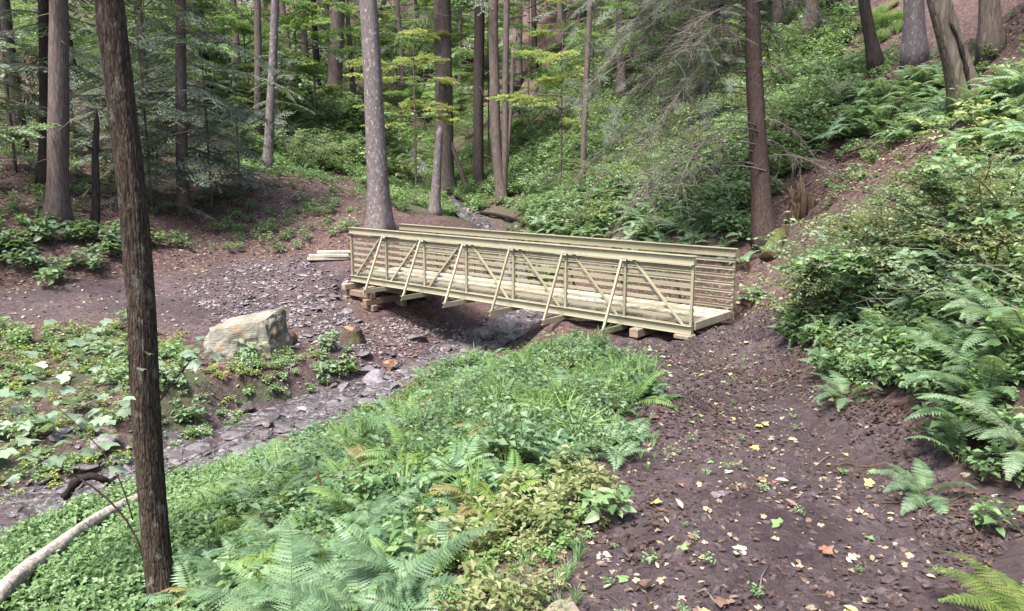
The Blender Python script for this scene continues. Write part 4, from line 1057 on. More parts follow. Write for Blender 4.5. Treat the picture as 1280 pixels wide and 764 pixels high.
# mossy sawn stump below the crib
P0 = G(440, 428); t = thing('stump', 'mossy cut stump on the bank below the left bridge end', 'stump', P0)
mb = MB(); trunk_mesh(mb, [(0, 0, 0), (0, 0, .15), (0.01, 0, .30)], [.2, .19, .18], 20, 4, .35, .15, .08, 10); mb.build('trunk', bark_mat('stump_bark', (.03, .02, .015), (.12, .09, .065), None, .3, 20, .9, .02), t)
e = MB(); tube(e, [(.01, 0, .301), (.012, 0, .308)], [.175, .17], 18); e.build('cut_end', M_endgrain, t)
# rotten broken stump at the foot of the hillside
P0 = G(1000, 268); t = thing('broken_stump', 'rotten splintered stump behind the right thicket', 'stump', P0); r_ = np.random.default_rng(4)
for q in range(15):
    az = q * .42; mb = MB(); c = np.array([math.cos(az), math.sin(az), 0]) * r_.uniform(.08, .24); h = r_.uniform(.2, 1.0) ** 1.5
    tube(mb, [c * 1.3 - (0, 0, .3), c + (0, 0, h * .5), c * 1.1 + (r_.normal(0, .09), r_.normal(0, .09), h)], [.11, .085 * r_.uniform(.6, 1.2), .015], 7, 0, r_.random(), True); mb.build('splinter', M_rot, t)
# stacked boards beside the left end of the bridge
P0 = G(414, 325)
for q, (dx, dz, a_, ln) in enumerate(((0, .05, .30, 1.1), (.1, .05, .2, 1.0), (.02, .13, .24, 1.05), (.1, .20, .34, .9))):
    mb = MB(); box(mb, (0, 0, 0), (ln / 2, .10, .035), bev=.008)
    o = mb.build('board', M_plank, None, P0 + np.array([dx - .05, (q % 2) * .26 - .1, dz]), smooth=False); o.rotation_euler = (0, .03, a_ + .1)
    tag(o, ('pale sawn board at the bottom of the pile beside the left bridge end', 'pale board at the back of the pile beside the left bridge end', 'pale board in the middle of the pile beside the left bridge end', 'pale board on top of the pile beside the left bridge end')[q], 'board', 'sawn boards piled by the bridge')
for nm, lb, px, py, tx, ty, r0, m in (('stake', 'brown broken stick standing upright among the ferns', 410, 636, 395, 588, .014, M_rot), ('stick', 'thin pale stick standing up beside the stream ferns', 436, 612, 437, 568, .007, M_stem)):
    P0 = G(px, py); P1 = at(tx, ty, P0[1] - .05); mb = MB(); tube(mb, [(0, 0, -.1), (P1 - P0) * .5 + (.01, 0, 0), P1 - P0], [r0, r0 * .9, r0 * .7], 7); tag(mb.build(nm, m, None, P0), lb, 'stick')
for lb, a_, b_, r0 in (('long pale twig lying on the right side of the near trail', (1010, 590), (1062, 566), .006), ('thin curved twig lying in the middle of the near trail', (948, 750), (962, 705), .005), ('dark stick lying at the bottom of the near trail', (868, 745), (900, 764), .009),
                       ('long dead branch lying on the bare brown slope', (1035, 200), (1120, 170), .02), ('thin dead branch lying low on the bare brown slope', (1060, 235), (1160, 215), .015), ('crooked dead branch on the slope behind the conifer', (975, 255), (1050, 205), .02)):
    p, q = gp(*a_, r0), gp(*b_, r0); mid = (p + q) / 2 + (.0, .04, .0); mid[2] = gz(mid[0], mid[1]) + r0 * 2; mb = MB(); tube(mb, [p * 0, mid - p, q - p], [r0, r0 * .8, r0 * .4], 5)
    tag(mb.build('twig', M_twig, None, p), lb, 'twig')

# ------------------------------------------------------------------ ferns
def fern_fronds(label, px, py, sc, lm, nf, seed, group=None, aim=None, spread=6.28):
    """a near fern: every frond a part of its own"""
    rr = np.random.default_rng(seed); P = G(px, py); t = thing('fern', label, 'fern', P - (0, 0, .02), 0, group); me = FR_HI_ME[lm.name]
    for q in range(nf):
        az = (q * spread / nf if aim is None else aim + (q / max(1, nf - 1) - .5) * spread) + rr.uniform(-.25, .25)
        o = link('frond', me[int(rr.integers(4))], t, (.03 * math.cos(az), .03 * math.sin(az), 0)); s_ = sc * rr.uniform(.75, 1.15)
        o.scale = (s_, s_, s_); o.rotation_euler = (rr.normal(0, .15), rr.uniform(-.1, .3), az)
    return t
near = [  # px, py, frond length, material, label
 (455, 790, .70, M_fern, 'large bright fern at the bottom edge left of the leaf strewn gap'), (360, 800, .68, M_fern, 'large fern at the bottom edge to the right of the foreground trunk'),
 (520, 735, .55, M_fern, 'big arching fern just above the bottom edge ferns, beside the brown leaf litter'), (300, 745, .50, M_fern, 'pale green fern close to the right side of the foreground trunk'),
 (425, 710, .58, M_fern, 'feathery fern right below the brown upright stick'), (575, 690, .36, M_fern_y, 'yellow green fern at the edge of the brown leaf litter'),
 (500, 665, .46, M_fern, 'tall fern in the middle of the near fern patch'), (345, 690, .46, M_fern, 'soft green fern at the left of the near fern patch')]
for q, (px, py, s_, lm, lb) in enumerate(near): fern_fronds(lb, px, py, s_, lm, 10, 40 + q)
rbank = [(1235, 500, .72, M_fern, 2.9, 'large fern whose long fronds arch over the cut bank at right'), (1290, 570, .7, M_pale, 2.9, 'pale fern hanging over the cut bank at the right edge'), (1190, 450, .6, M_fern, 3.2, 'fern above the dark broken log on the right bank'),
         (1285, 430, .8, M_fern, 3.0, 'fern at the right edge above the hanging ferns'), (1120, 440, .52, M_fern, 3.3, 'fern left of the dark broken log on the right bank'), (1240, 395, .6, M_pale, 3.2, 'pale fern beneath the long grey branch at right'),
         (1160, 620, .42, M_herb and M_fern, 3.0, 'small fern hanging low on the cut bank'), (1300, 800, .5, M_fern_y, 2.4, 'yellow green fern in the bottom right corner'), (1060, 500, .5, M_fern, 3.4, 'low fern at the left foot of the right bank')]
for q, (px, py, s_, lm, az, lb) in enumerate(rbank): fern_fronds(lb, px, py, s_, lm, 9, 60 + q, None, az, 3.6)
def place(meshes, name, label, cat, group, P, smin, smax, seed, tilt=.12, zoff=0, squash=None):
    rr = np.random.default_rng(seed)
    for p in P:
        o = link(name, meshes[int(rr.integers(len(meshes)))], None, (p[0], p[1], p[2] + zoff), 0, rr.uniform(smin, smax))
        o.rotation_euler = (rr.normal(0, tilt), rr.normal(0, tilt), rr.uniform(0, 6.28)); tag(o, label, cat, group)
FB = poly_px([(230, 790), (240, 660), (330, 600), (420, 560), (500, 515), (570, 480), (640, 468), (725, 455), (770, 470), (775, 500), (745, 560), (700, 610), (640, 640), (560, 690), (545, 790)])
place(FERN_HI, 'fern', 'fern among the thick fern patch between the stream and the near trail', 'fern', 'ferns between the stream and the trail', scatter_poly(FB, 150, 11), .26, .50, 11, .3)
BANK_R = poly_px([(1010, 480), (1000, 400), (1040, 330), (1150, 310), (1290, 300), (1290, 600), (1200, 590), (1130, 530), (1060, 520)])
place(FERN_HI[:2] + FERN_HI[5:6], 'fern', 'green fern growing on the steep right bank above the near trail', 'fern', 'ferns on the right bank', scatter_poly(BANK_R, 46, 12), .3, .58, 12, .25)
UPR = poly_px([(1050, 170), (1080, 120), (1190, 80), (1195, 160), (1120, 175)])
place(FERN_LO[:2], 'fern', 'blue green fern in the drift beside the mossy leaning trunk', 'fern', 'ferns at the upper right', scatter_poly(UPR, 30, 13), .55, .95, 13, .2)
UPR2 = poly_px([(1195, 200), (1210, 150), (1290, 90), (1290, 230), (1230, 260)])
place(FERN_LO[:2], 'fern', 'blue green fern on the slope at the right edge below the grey trunk', 'fern', 'ferns at the right edge slope', scatter_poly(UPR2, 14, 14), .5, .85, 14, .2)
HB = poly_px([(640, 300), (700, 220), (800, 210), (930, 250), (945, 300), (925, 330), (900, 335), (760, 318)])
place(FERN_LO, 'fern', 'fern on the green hillside just behind the bridge railing', 'fern', 'ferns behind the bridge', scatter_poly(HB, 62, 15), .55, 1.0, 15, .2)

# ------------------------------------------------------------------ broadleaf plants
HERB = [herb_tpl(s_, 10, .38, .085, .55) for s_ in (1, 2)]; HERB_F = [herb_tpl(s_, 14, .42, .062, .5, False, .7) for s_ in (7, 8)]; HERB_B = [herb_tpl(s_, 8, .42, .15, .62) for s_ in (3, 4)]; HERB_S = [herb_tpl(s_, 12, .22, .05, .6) for s_ in (5, 6)]
ME_HERB = [h.mesh('herb', [m, M_stem], False) for h in HERB for m in (M_herb, M_lush)]
ME_HERB_B = [h.mesh('herb', [m, M_stem], False) for h in HERB_B for m in (M_herb, M_pale)]
ME_HERB_LB = [h.mesh('herb', [m, M_stem], False) for h in HERB + HERB_S for m in (M_herb, M_olive, M_lush)]
LB = poly_px([(-30, 405), (150, 402), (215, 425), (255, 460), (380, 438), (445, 455), (445, 480), (400, 500), (300, 525), (230, 575), (-30, 600)])
place(ME_HERB_LB, 'herb', 'leafy green plant on the low bank between the stream and the far trail', 'plant', 'plants on the far stream bank', scatter_poly(LB, 55, 21, 1.0), .5, 1.1, 21)
place(ME_HERB_B, 'broadleaf_herb', 'broad leaved plant on the low bank between the stream and the far trail', 'plant', 'broad leaved plants on the far stream bank', scatter_poly(LB, 26, 22, .8), .6, 1.0, 22)
LS = poly_px([(-30, 300), (70, 292), (210, 320), (170, 348), (60, 362), (-30, 362)])
place(ME_HERB_B, 'broadleaf_herb', 'broad leaved plant below the pale grey trunk at far left', 'plant', 'broad leaved plants under the pale grey trunk', scatter_poly(LS, 38, 23), .8, 1.35, 23)
place([h.mesh('herb', [m, M_stem], False) for h in HERB_F for m in (M_herb, M_fern)], 'herb', 'tall leafy plant among the ferns between the stream and the near trail', 'plant', 'leafy plants in the fern patch', scatter_poly(poly_px([(480, 560), (560, 495), (640, 472), (750, 462), (785, 490), (740, 580), (640, 610)]), 85, 24), .45, 1.2, 24)
place(FERN_HI, 'fern', 'fern rising out of the leafy weeds just before the bridge', 'fern', 'ferns just before the bridge', scatter_poly(poly_px([(540, 500), (630, 478), (730, 462), (785, 475), (770, 530), (640, 560)]), 26, 27), .38, .62, 27)
place(ME_HERB_B[::2], 'broadleaf_herb', 'broad leaved green plant at the near edge of the fern patch', 'plant', 'broad leaved plants in the fern patch', scatter_poly(FB, 16, 25), .5, .75, 25)
place(ME_HERB, 'herb', 'small leafy plant on the right bank', 'plant', 'plants on the right bank', scatter_poly(BANK_R, 60, 26), .6, 1.2, 26)
for px, py, s_, lb in ((318, 450, .95, 'rosette of long leaves at the foot of the big boulder'), (425, 470, 1.0, 'pale leafy plant beside the slate block at the stream'), (940, 382, 1.0, 'small green plant beside the right end of the bridge'), (760, 655, .6, 'light green plant at the left edge of the near trail'), (1235, 665, .5, 'small green seedling on the cut bank at right')):
    o = link('broadleaf_herb', ME_HERB_B[0], None, G(px, py), rng.uniform(0, 6), s_); tag(o, lb, 'plant')
# shrubs: the thicket on the right and the brush up the valley
SH_SM = [shrub_mesh(s_, m, 1.3, 9, .05, .55, False, .95, .6) for s_, m in ((1, M_herb), (2, M_olive), (3, M_under))]
SH_MP = [shrub_mesh(s_, m, 1.4, 6, .13, .6, True, .7, .5) for s_, m in ((4, M_herb), (5, M_pale))]
SH_PALE = [shrub_mesh(8, M_pale, 1.2, 8, .07, .55, False, 1.1, .6)]
thick = poly_px([(1010, 400), (1015, 365), (1060, 340), (1110, 320), (1210, 300), (1290, 285), (1290, 380), (1200, 400), (1120, 405)])
place(SH_SM, 'shrub', 'dense small leaved shrub in the thicket on the right bank', 'shrub', 'shrubs in the right thicket', scatter_poly(thick, 28, 31), .6, 1.1, 31, .15)
place(SH_MP, 'lobed_leaf_shrub', 'shrub with lobed leaves in the thicket on the right bank', 'shrub', 'lobed leaf shrubs in the right thicket', scatter_poly(thick, 10, 32), .6, .9, 32, .15)
place(SH_PALE, 'pale_shrub', 'pale leaved shrub in the thicket on the right bank', 'shrub', 'pale shrubs in the right thicket', scatter_poly(thick, 9, 33), .7, 1.1, 33, .15)
VAL = poly_px([(290, 225), (300, 150), (360, 120), (470, 130), (470, 240), (420, 215)])
place(SH_SM + SH_MP[:1], 'shrub', 'green shrub on the slope left of the main grey trunk', 'shrub', 'shrubs left of the main trunk', scatter_poly(VAL, 60, 34), 1.0, 2.0, 34)
VAL2 = poly_px([(480, 265), (500, 200), (560, 150), (640, 150), (640, 250), (560, 262)])
place(SH_SM, 'shrub', 'green shrub by the upper stream behind the bridge', 'shrub', 'shrubs by the upper stream', scatter_poly(VAL2, 36, 35), .5, 1.1, 35)
HS = poly_px([(650, 270), (680, 150), (740, 70), (1000, 60), (1020, 160), (940, 290), (800, 290)])
place(SH_SM + SH_PALE, 'shrub', 'low green shrub on the hillside right of the stream', 'shrub', 'shrubs on the right hillside', scatter_poly(HS, 110, 36), .5, 1.4, 36)
# young beeches with flat layers of yellow green leaves
C_beech = [broad_crown(s_, 2.4, 6.2, 2.6, 12, m, M_bark_mid, 8, 1.1, True) for s_, m in ((11, M_yel), (12, M_lush))]
for q, (px, py, s_, c_, lb) in enumerate(((520, 250, 1.15, 0, 'young beech with flat layers of yellow green leaves left of the stout trunk'), (700, 248, 1.0, 0, 'young beech with yellow green leaves right of the three stemmed clump'),
        (610, 215, 1.3, 1, 'young beech with bright green leaves behind the dark straight trunk'), (395, 165, 1.2, 1, 'young beech with bright leaves beside the tall pale brown trunk'), (310, 145, 1.2, 1, 'young beech with bright leaves on the far left slope'),
        (455, 140, 1.4, 0, 'yellow green young beech high behind the main grey trunk'), (830, 150, 1.2, 1, 'young beech up the right hillside behind the dead twigs'), (660, 130, 1.6, 0, 'yellow leaved young beech far up the valley'), (190, 150, 1.4, 1, 'young beech behind the drooping hemlock boughs'))):
    P0 = G(px, py); t = thing('young_beech', lb, 'tree', P0, 0, None); mb = MB(); trunk_mesh(mb, np.array([(0, 0, 0), (.05, 0, 2), (.0, .05, 4.5), (.05, 0, 6.5)]) * s_, [.045, .04, .025, .006], 7, q, .2, .2, .05, 14); mb.build('trunk', M_bark_mid, t)
    link('crown', C_beech[c_], t, None, q * 1.3, s_)
C_sap = [hemlock_crown(s_, .35, 4.2, 1.7, 46, BOUGH, .12) for s_ in (21, 22)]
for q, (px, py, s_, lb) in enumerate(((265, 262, 1.2, 'drooping hemlock sapling right of the slim hemlock'), (190, 262, 1.2, 'drooping hemlock sapling left of the slim hemlock'), (150, 215, 1.4, 'hemlock sapling behind the foreground trunk'), (300, 235, 1.0, 'small hemlock sapling at the edge of the leaf covered slope'),
        (20, 215, 1.2, 'hemlock sapling at the left edge behind the dark trunk'), (250, 200, 1.5, 'tall hemlock sapling on the slope behind the slim hemlock'), (95, 190, 1.5, 'hemlock sapling between the pale grey trunk and the foreground trunk'), (205, 180, 1.6, 'hemlock sapling high behind the foreground trunk'),
        (870, 130, 1.2, 'hemlock sapling on the hillside behind the dead twigs'), (800, 110, 1.4, 'hemlock sapling high on the right hillside'), (920, 90, 1.2, 'hemlock sapling left of the small dark leaning trunk'), (500, 110, 1.7, 'hemlock sapling far behind the main grey trunk'), (340, 110, 1.5, 'hemlock sapling behind the slender leaning trunks'), (740, 130, 1.5, 'hemlock sapling above the slender brown stem'))):
    P0 = G(px, py); t = thing('hemlock_sapling', lb, 'tree', P0); mb = MB(); trunk_mesh(mb, np.array([(0, 0, 0), (.03, 0, 2), (.0, .02, 4.4)]) * s_, [.04, .03, .006], 7, q, .2, .2, .05, 12); mb.build('trunk', M_bark_mid, t)
    link('crown', C_sap[q % 2], t, None, q * 1.9, s_)

rr = np.random.default_rng(91)
C_und = [broad_crown(s_, .8, 5.2, 2.6, 12, m, M_bark_mid, 7, 1.25, True) for s_, m in ((51, M_hard), (52, M_herb), (53, M_lush))]
for q, (px, py) in enumerate([(rr.uniform(-20, 640), rr.uniform(40, 190)) for _ in range(34)] + [(rr.uniform(660, 1000), rr.uniform(15, 110)) for _ in range(14)]):
    P0 = G(px, py)
    if P0[1] < 34: continue
    s_ = rr.uniform(.9, 1.6); lft = px < 650
    t = thing('understory_tree', 'leafy young tree filling the gaps between trunks in the woods beyond the stream' if lft else 'leafy young tree high on the wooded right hillside', 'tree', P0, 0, 'young trees in the far woods' if lft else 'young trees high on the hillside')
    mb = MB(); trunk_mesh(mb, np.array([(0, 0, 0), (.05, 0, 2), (0, .05, 5.4)]) * s_, [.045, .035, .006], 6, q, .2, .2, .05, 10); mb.build('trunk', M_bark_mid, t)
    if q % 4 == 3: link('crown', C_sap[q % 2], t, None, q * 1.9, s_ * 1.1)
    else: link('crown', C_und[q % 3], t, None, q * 1.9, s_)
# striped maple sapling leaning across the foreground trunk
P0 = G(182, 700); dY = P0[1] - .6
t = thing('maple_sapling', 'maple sapling with big pale lobed leaves beside the foreground trunk', 'sapling', P0)
def stem(pts, r0, r1, parent, off=0): 
    mb = MB(); W3 = np.array([at(px, py, dY + off) for px, py in pts]) - P0; Q, r = resample(W3, np.linspace(r0, r1, len(W3)), 14); tube(mb, Q, r, 6); mb.build('stem', M_rot, parent)
stem([(180, 700), (166, 650), (120, 605), (70, 578), (-10, 552)], .011, .004, t); stem([(166, 650), (152, 600), (140, 575), (110, 540), (60, 500)], .007, .003, t, .05)
stem([(192, 512), (208, 490), (222, 470), (240, 445), (258, 436)], .008, .003, t, -.12); stem([(160, 620), (210, 590), (270, 555), (330, 535)], .005, .002, t, .02)
mb = MB(); rr = np.random.default_rng(6)
SAP = [(10, 500, .19), (45, 488, .17), (75, 500, .2), (20, 548, .2), (48, 565, .22), (80, 556, .18), (105, 520, .2), (140, 545, .2), (160, 555, .2), (110, 560, .15), (128, 488, .16), (118, 440, .15), (95, 425, .15), (140, 450, .14), (60, 455, .15), (-5, 575, .2), (5, 470, .18),
                  (30, 520, .16), (90, 470, .14), (150, 500, .17), (168, 590, .13), (186, 448, .10), (205, 452, .12), (232, 440, .15), (250, 452, .15), (262, 440, .13), (245, 430, .12), (180, 440, .08), (170, 460, .09), (65, 530, .17), (0, 530, .18), (130, 520, .15), (35, 470, .13), (112, 412, .13), (215, 462, .11)]
SAP = SAP + [(px + rr.normal(0, 10), py + rr.normal(0, 8), S * .9) for px, py, S in SAP if px > 175] + [(px + rr.normal(0, 22), py + rr.normal(0, 14), S * rr.uniform(.6, 1)) for px, py, S in SAP * 3 if px < 165]
for px, py, S in SAP:
    p = at(px, py, dY + rr.uniform(-.5, .35)) - P0; b = rr.uniform(0, 6.28); add_maple(mb, p, (math.cos(b), math.sin(b), rr.uniform(-.35, .1)), S * .98, rr.normal(0, .3), .35, a=rr.random())
mb.build('foliage', leaf_mat('sky_sheen_maple_leaf', [(.12, .18, .11), (.20, .27, .18), (.30, .36, .27)], .35, .4, .5), t)  # pale tones carry the sky's reflection in the leaf colour
# maple boughs at the left edge, and the pale leaved bush behind the main trunk
for lb, px, py, s_, me in (('young maple with layered pale leaves at the left edge', -45, 330, 1.0, broad_crown(41, 2.3, 5.0, 2.6, 9, M_pale, M_bark_mid, 6, 1.0, True)),):
    P0 = G(px, py); t = thing('young_maple', lb, 'tree', P0); mb = MB(); trunk_mesh(mb, [(0, 0, 0), (.05, 0, 2), (0, .05, 5.2)], [.05, .04, .008], 8, 3, .2, .2, .05, 14); mb.build('trunk', M_bark_mid, t); link('crown', me, t)
SH_YEL = shrub_mesh(17, leaf_mat('pale_yellow_leaf', [(.20, .26, .07), (.32, .36, .16), (.45, .46, .26)], .4), 1.6, 6, .13, .6, True, .6, .5)
for px, py, s_, lb in ((498, 232, 1.5, 'pale yellow leaved bush just right of the main grey trunk'), (1225, 205, .7, 'small shrub with bright yellow leaves near the right edge')):
    tag(link('yellow_leaf_shrub', SH_YEL, None, G(px, py), 1.0, s_), lb, 'shrub')
rr = np.random.default_rng(44)
for q in range(9):
    px, py = rr.uniform(1080, 1270), rr.uniform(545, 660); py = max(py, 480 + (px - 1000) * .42); p = gp(px, py, .01); b = rr.uniform(2.2, 4.6); P = [p]
    for u in range(5):
        b += rr.normal(0, .5); x, y = P[-1][0] + math.cos(b) * .09, P[-1][1] + math.sin(b) * .09; P.append(np.array([x, y, float(gz(x, y)) + rr.uniform(.0, .03)]))
    mb = MB(); tube(mb, np.array(P) - p, np.linspace(.010, .003, 6) * rr.uniform(.6, 1.3), 5); tag(mb.build('exposed_root', M_rot, None, p), 'thin brown root showing in the bare cut bank at right', 'root', 'roots in the cut bank')
# fine fallen twigs tangled under the thicket
mb = MB()
P = scatter_poly(poly_px([(1000, 400), (1010, 300), (1290, 280), (1290, 470), (1100, 430)]), 420, 71)
for p in P:
    b = rr.uniform(0, 6.28); l = rr.uniform(.2, .9); d = np.array([math.cos(b), math.sin(b), rr.uniform(-.1, .7)]); q = p + (0, 0, rr.uniform(0, .3))
    tube(mb, [q, q + d * l * .5 + rr.normal(0, .04, 3), q + d * l], [.006, .004, .002], 3, 0, rr.random(), False)
stuff('brushwood', mb, M_twig, 'tangle of dead twigs through the right thicket', 'brushwood')

# ------------------------------------------------------------------ ground cover nobody could count
def cover(name, label, cat, polys, dens_n, tpls, mats, smin, smax, seed, clump=None, tilt=.15, zf_=0.0):
    mb = MB(); rr = np.random.default_rng(seed)
    for poly, n in zip(polys, dens_n):
        P = scatter_poly(poly, n, seed, clump)
        for q, T in enumerate(tpls):
            Q = P[q::len(tpls)]
            if len(Q): mb.inst(T, rmat(len(Q), rr, tilt) * rr.uniform(smin, smax, (len(Q), 1, 1)), Q + (0, 0, zf_))
    return stuff(name, mb, mats, label, cat)
LOW = [herb_tpl(s_, 7, .16, .05, .7, True, .8).pack() for s_ in (51, 52, 53)]; MID = [herb_tpl(s_, 8, .30, .085, .6, True, .7).pack() for s_ in (54, 55, 56)]
BUSH = [bush_tpl(s_, 70, .16, .5).pack() for s_ in (61, 62, 63)]
cover('ground_cover', 'yellowing little plants on the low bank across the stream', 'ground cover', [LB], [160], LOW, [M_yel], .6, 1.2, 97, .9)
BLOW = poly_px([(-60, 820), (-60, 690), (60, 660), (180, 612), (330, 590), (300, 640), (250, 700), (235, 820)])
cover('ground_cover', 'bright green small leaved ground cover around the foreground trunk', 'ground cover', [BLOW], [1500], LOW, [M_herb], .6, 1.3, 81)
cover('ground_cover', 'mixed green seedlings covering the low bank across the stream', 'ground cover', [LB], [400], LOW, [M_herb], .6, 1.3, 82, 1.1)
cover('ground_cover', 'low yellow green herbs covering the soil under the near ferns', 'ground cover', [FERNB], [1100], LOW, [M_lush], .5, 1.1, 83, .8)
cover('ground_cover', 'soft green weeds mixed through the near ferns', 'ground cover', [FERNB], [650], LOW + MID, [M_fern], .5, 1.0, 98, .9)
cover('ground_cover', 'low green growth over the steep right bank', 'ground cover', [BANK_R, thick], [380, 520], MID, [M_under], .5, 1.1, 84, .8)
cover('ground_cover', 'scattered seedlings on the brown slopes across the stream', 'ground cover', [poly_px([(-40, 190), (60, 180), (300, 220), (440, 230), (440, 300), (300, 320), (100, 330), (-40, 370)])], [380], MID, [M_under], .6, 1.3, 85, .5)
HILL = poly_px([(640, 285), (660, 170), (700, 60), (760, 5), (1020, 5), (1060, 60), (1010, 180), (930, 300), (760, 290)])
cover('undergrowth', 'mass of leafy undergrowth on the hillside right of the stream', 'undergrowth', [HILL], [5200], MID, [M_under], .9, 2.0, 86, .25)
cover('undergrowth', 'lighter leafy clumps scattered through the hillside undergrowth', 'undergrowth', [HILL], [900], MID, [M_herb], 1.2, 2.4, 87, .2)
cover('undergrowth', 'green undergrowth on both sides of the upper stream', 'undergrowth', [VAL2, VAL, poly_px([(470, 230), (480, 130), (560, 60), (690, 60), (670, 170), (640, 240)])], [900, 1300, 1500], MID, [M_herb], .9, 1.9, 88, .3)
FARL = poly_px([(-120, 190), (-60, 40), (100, 10), (600, 5), (600, 60), (470, 120), (300, 130), (240, 230), (100, 200)])
cover('far_undergrowth', 'dim undergrowth filling the far woods', 'undergrowth', [FARL], [1400], BUSH, [M_under], .6, 1.6, 89, .1)
UR = poly_px([(1020, 200), (1040, 60), (1100, 5), (1300, 5), (1300, 260), (1120, 290)])
cover('undergrowth', 'low plants on the bare upper right slope', 'undergrowth', [UR], [210], MID, [M_under], .6, 1.4, 90, .35)
# grass
gt = MB(); rr = np.random.default_rng(13)
for q in range(16):
    b = rr.uniform(0, 6.28); l = rr.uniform(.6, 1.1); d = np.array([math.cos(b), math.sin(b), 0]); w = np.array([-d[1], d[0], 0]) * .02; c = d * .05
    gt.add([c - w, c + w, c + d * .2 * l + (0, 0, .6 * l) + w * .7, c + d * .2 * l + (0, 0, .6 * l) - w * .7, c + d * .65 * l + (0, 0, .75 * l)], tris=[(3, 2, 4)], quads=[(0, 1, 2, 3)], a=rr.random())
GT = [gt.pack()]
FLO = [b.pack() for b in (lambda: [fern_mb(s_) for s_ in (71, 72)])()]
cover('fern_undergrowth', 'lower mass of fern fronds covering the hillside behind the bridge', 'fern cover', [HB, UPR, UPR2], [260, 50, 40], FLO, [M_fern, M_stem], .4, .8, 94, None, .2)
cover('fern_undergrowth', 'short fern fronds filling the thick patch between stream and trail', 'fern cover', [FERNB], [260], FLO, [M_fern, M_stem], .22, .42, 95, None, .2)
mb = MB()
for p in scatter_poly(PATH, 420, 72, .8):
    b = rr.uniform(0, 6.28); l = rr.uniform(.03, .22); d = np.array([math.cos(b), math.sin(b), rr.uniform(-.1, .15)]); q = p + (0, 0, .008)
    tube(mb, [q, q + d * l * .5 + rr.normal(0, .008, 3), q + d * l], [.0028, .0022, .0012], 3, 0, rr.random(), False)
stuff('twig_litter', mb, M_rot, 'bits of twig and root trodden into the near trail', 'twigs')
cover('grass', 'tufts of grass and sedge rising through the fern patch', 'grass', [poly_px([(560, 520), (620, 475), (730, 460), (780, 480), (720, 580), (600, 600)]), FERNB], [170, 160], GT, [M_lush], .22, .5, 99, .9, .2)
GAP = poly_px([(560, 800), (545, 690), (640, 615), (745, 590), (752, 650), (725, 720), (715, 800)])
cover('ground_cover', 'sparse yellowing weeds over the leaf strewn gap beside the near trail', 'ground cover', [GAP], [80], LOW + MID, [M_olive], .35, .8, 121, 1.2)
cover('ground_cover', 'loose green weeds along the left edge of the near trail', 'ground cover', [GAP], [80], LOW, [M_lush], .35, .8, 122, 1.2)
LIME = [poly_px(p) for p in ([(640, 262), (690, 236), (790, 215), (800, 232), (720, 262)], [(860, 140), (900, 100), (970, 75), (975, 95), (900, 140)], [(830, 80), (900, 55), (910, 75), (850, 100)], [(560, 215), (620, 190), (640, 215), (580, 235)])]
cover('undergrowth', 'lime green mossy patches on the hillside right of the stream', 'undergrowth', LIME, [420, 320, 200, 160], MID, [M_lush], .8, 1.5, 96, None)
cover('grass', 'bright grassy strips on the hillside behind the bridge', 'grass', [poly_px(p) for p in ([(640, 262), (690, 236), (760, 225), (770, 236), (700, 258)], [(880, 130), (900, 105), (960, 80), (965, 95), (910, 130)], [(1085, 45), (1110, 20), (1130, 10), (1120, 45)], [(840, 75), (900, 60), (905, 75), (850, 95)])], [1300, 500, 300, 300], GT, [M_lush], .3, .6, 91, None, .2)
cover('grass', 'thin grass along the edge of the near trail', 'grass', [poly_px([(620, 790), (640, 700), (740, 640), (760, 690), (720, 790)]), poly_px([(760, 560), (800, 490), (830, 500), (790, 580)])], [60, 24], GT, [M_herb], .06, .13, 92, None, .2)
cover('seedlings', 'tiny seedlings and torn leaves on the near trail', 'seedlings', [PATH], [110], LOW, [M_herb], .2, .42, 93, 1.3)

# ------------------------------------------------------------------ fallen leaves
lm_ = []
for s_ in range(3):
    b = MB()
    if s_ < 2: add_maple(b, np.zeros(3), (1, 0, 0), 1.0, 0, (.25, -.2)[s_], a=.5)
    else: add_leaf(b, np.zeros(3), (1, 0, 0), 1.0, .55, 0, .2, -.1, a=.5)
    lm_.append(b)
LT = [b.pack() for b in lm_]
def leaves(name, label, polys, ns, smin, smax, seed, mat_, up=.012, clump=None):
    mb = MB(); rr = np.random.default_rng(seed)
    for poly, n in zip(polys, ns):
        P = scatter_poly(poly, n, seed, clump)
        for q, T in enumerate(LT):
            Q = P[q::3]; mb.inst(T, rmat(len(Q), rr, .25) * rr.uniform(smin, smax, (len(Q), 1, 1)), Q + (0, 0, up))
    return stuff(name, mb, mat_, label, 'fallen leaves')
leaves('leaf_litter', 'small fallen leaves scattered along the muddy near trail', [PATH], [2000], .018, .06, 101, M_litter, .006, .9)
leaves('leaf_litter', 'dark rotting leaf bits trodden into the near trail', [PATH, CUTB], [5200, 1200], .02, .065, 105, M_rotleaf, .006, .7)
leaves('leaf_litter', 'brown leaf litter on the slopes and the far trail', [LB, LPATH, poly_px([(-40, 200), (300, 220), (440, 230), (440, 320), (300, 330), (-40, 365)])], [700, 700, 5000], .05, .11, 102, M_litter)
leaves('leaf_litter', 'dry brown leaves in the gap among the near ferns', [poly_px([(560, 800), (540, 700), (600, 660), (700, 650), (740, 650), (720, 720), (690, 800)]), FERNB], [420, 300], .035, .08, 103, M_litter)
leaves('leaf_litter', 'dark brown leaves rotting in the gap among the near ferns', [poly_px([(560, 800), (540, 700), (600, 660), (700, 650), (740, 650), (720, 720), (690, 800)])], [500], .04, .09, 106, M_rotleaf)
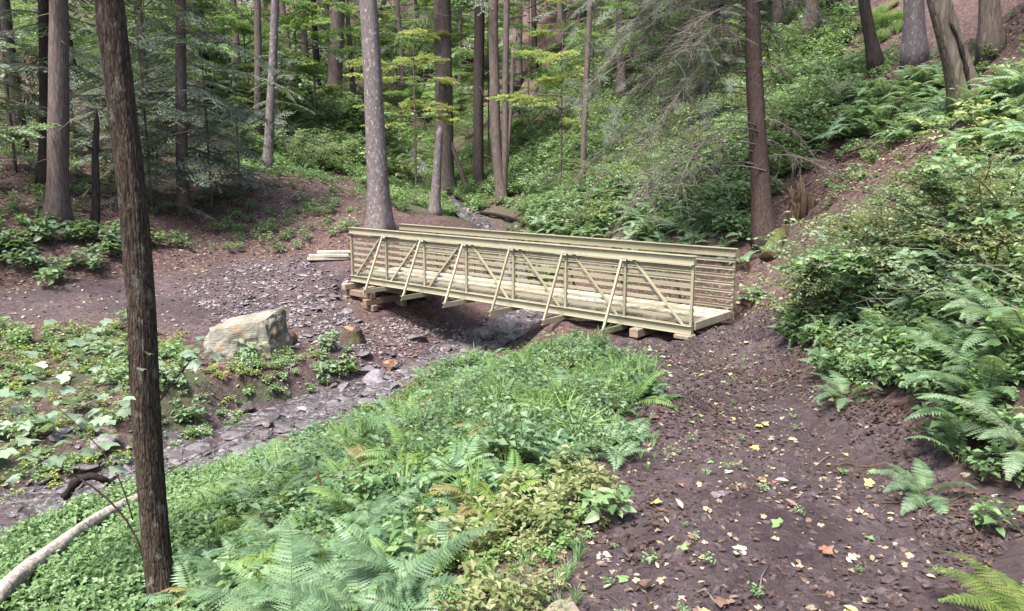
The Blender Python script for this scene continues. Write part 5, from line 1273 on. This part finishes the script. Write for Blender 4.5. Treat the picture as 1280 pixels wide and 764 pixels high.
leaves('leaf_litter', 'fallen leaves over the bare brown slope at upper right', [poly_px([(990, 250), (1060, 100), (1200, 120), (1210, 230), (1100, 290)]), UR, BANK_R, poly_px([(900, 400), (930, 330), (1010, 320), (1010, 400)])], [1500, 2600, 400, 250], .05, .12, 104, M_litter)
# the larger leaves on the trail, one by one
lfm = {}
for nm, c in (('yellow', (.29, .26, .09)), ('pale', (.28, .26, .20)), ('brown', (.12, .07, .048)), ('green', (.12, .19, .07)), ('orange', (.19, .085, .05))):
    m_ = leaf_mat('fallen_%s_leaf' % nm, [tuple(x * .75 for x in c), c, tuple(min(.7, x * 1.2) for x in c)], .1); lfm[nm] = [b.mesh('fallen_leaf', m_, False) for b in lm_]
rr = np.random.default_rng(15); PP = scatter_poly(poly_px([(720, 800), (750, 640), (800, 520), (800, 450), (880, 420), (1000, 420), (1010, 490), (1150, 640), (1180, 690), (1200, 800)]), 110, 16)
for q, p in enumerate(PP):
    c_ = ('yellow', 'pale', 'pale', 'green', 'brown', 'pale', 'yellow', 'brown', 'green', 'orange')[q % 10]
    o = link('fallen_leaf', lfm[c_][q % 3], None, p + (0, 0, .02), 0, rr.uniform(.05, .105)); o.rotation_euler = (rr.normal(0, .25), rr.normal(0, .25), rr.uniform(0, 6.28))
    tag(o, {'yellow': 'yellow maple leaf', 'pale': 'pale cream leaf', 'green': 'green torn leaf', 'brown': 'curled brown leaf', 'orange': 'orange leaf'}[c_] + ' lying on the muddy near trail', 'leaf', '%s leaves on the near trail' % c_)
# leaves and mud crumbs on the deck
mb = MB(); k_ = 800; u_, w_ = rr.uniform(.1, 9.3, k_), rr.uniform(.15, BW - .15, k_)
Q = np.array([bloc(a, -b, .2 + .0045 * a) for a, b in zip(u_, w_)]) 
for s_ in range(3):
    q = Q[s_::3]; mb.inst(LT[s_], rmat(len(q), rr, .12) * rr.uniform(.02, .06, (len(q), 1, 1)), q + (0, 0, .008))
stuff('deck_leaves', mb, M_litter, 'small leaves and crumbs of mud scattered on the bridge deck', 'fallen leaves')
print('FACES', sum(len(o.data.polygons) for o in scene.objects if o.type == 'MESH'), 'OBJ', len(scene.objects))
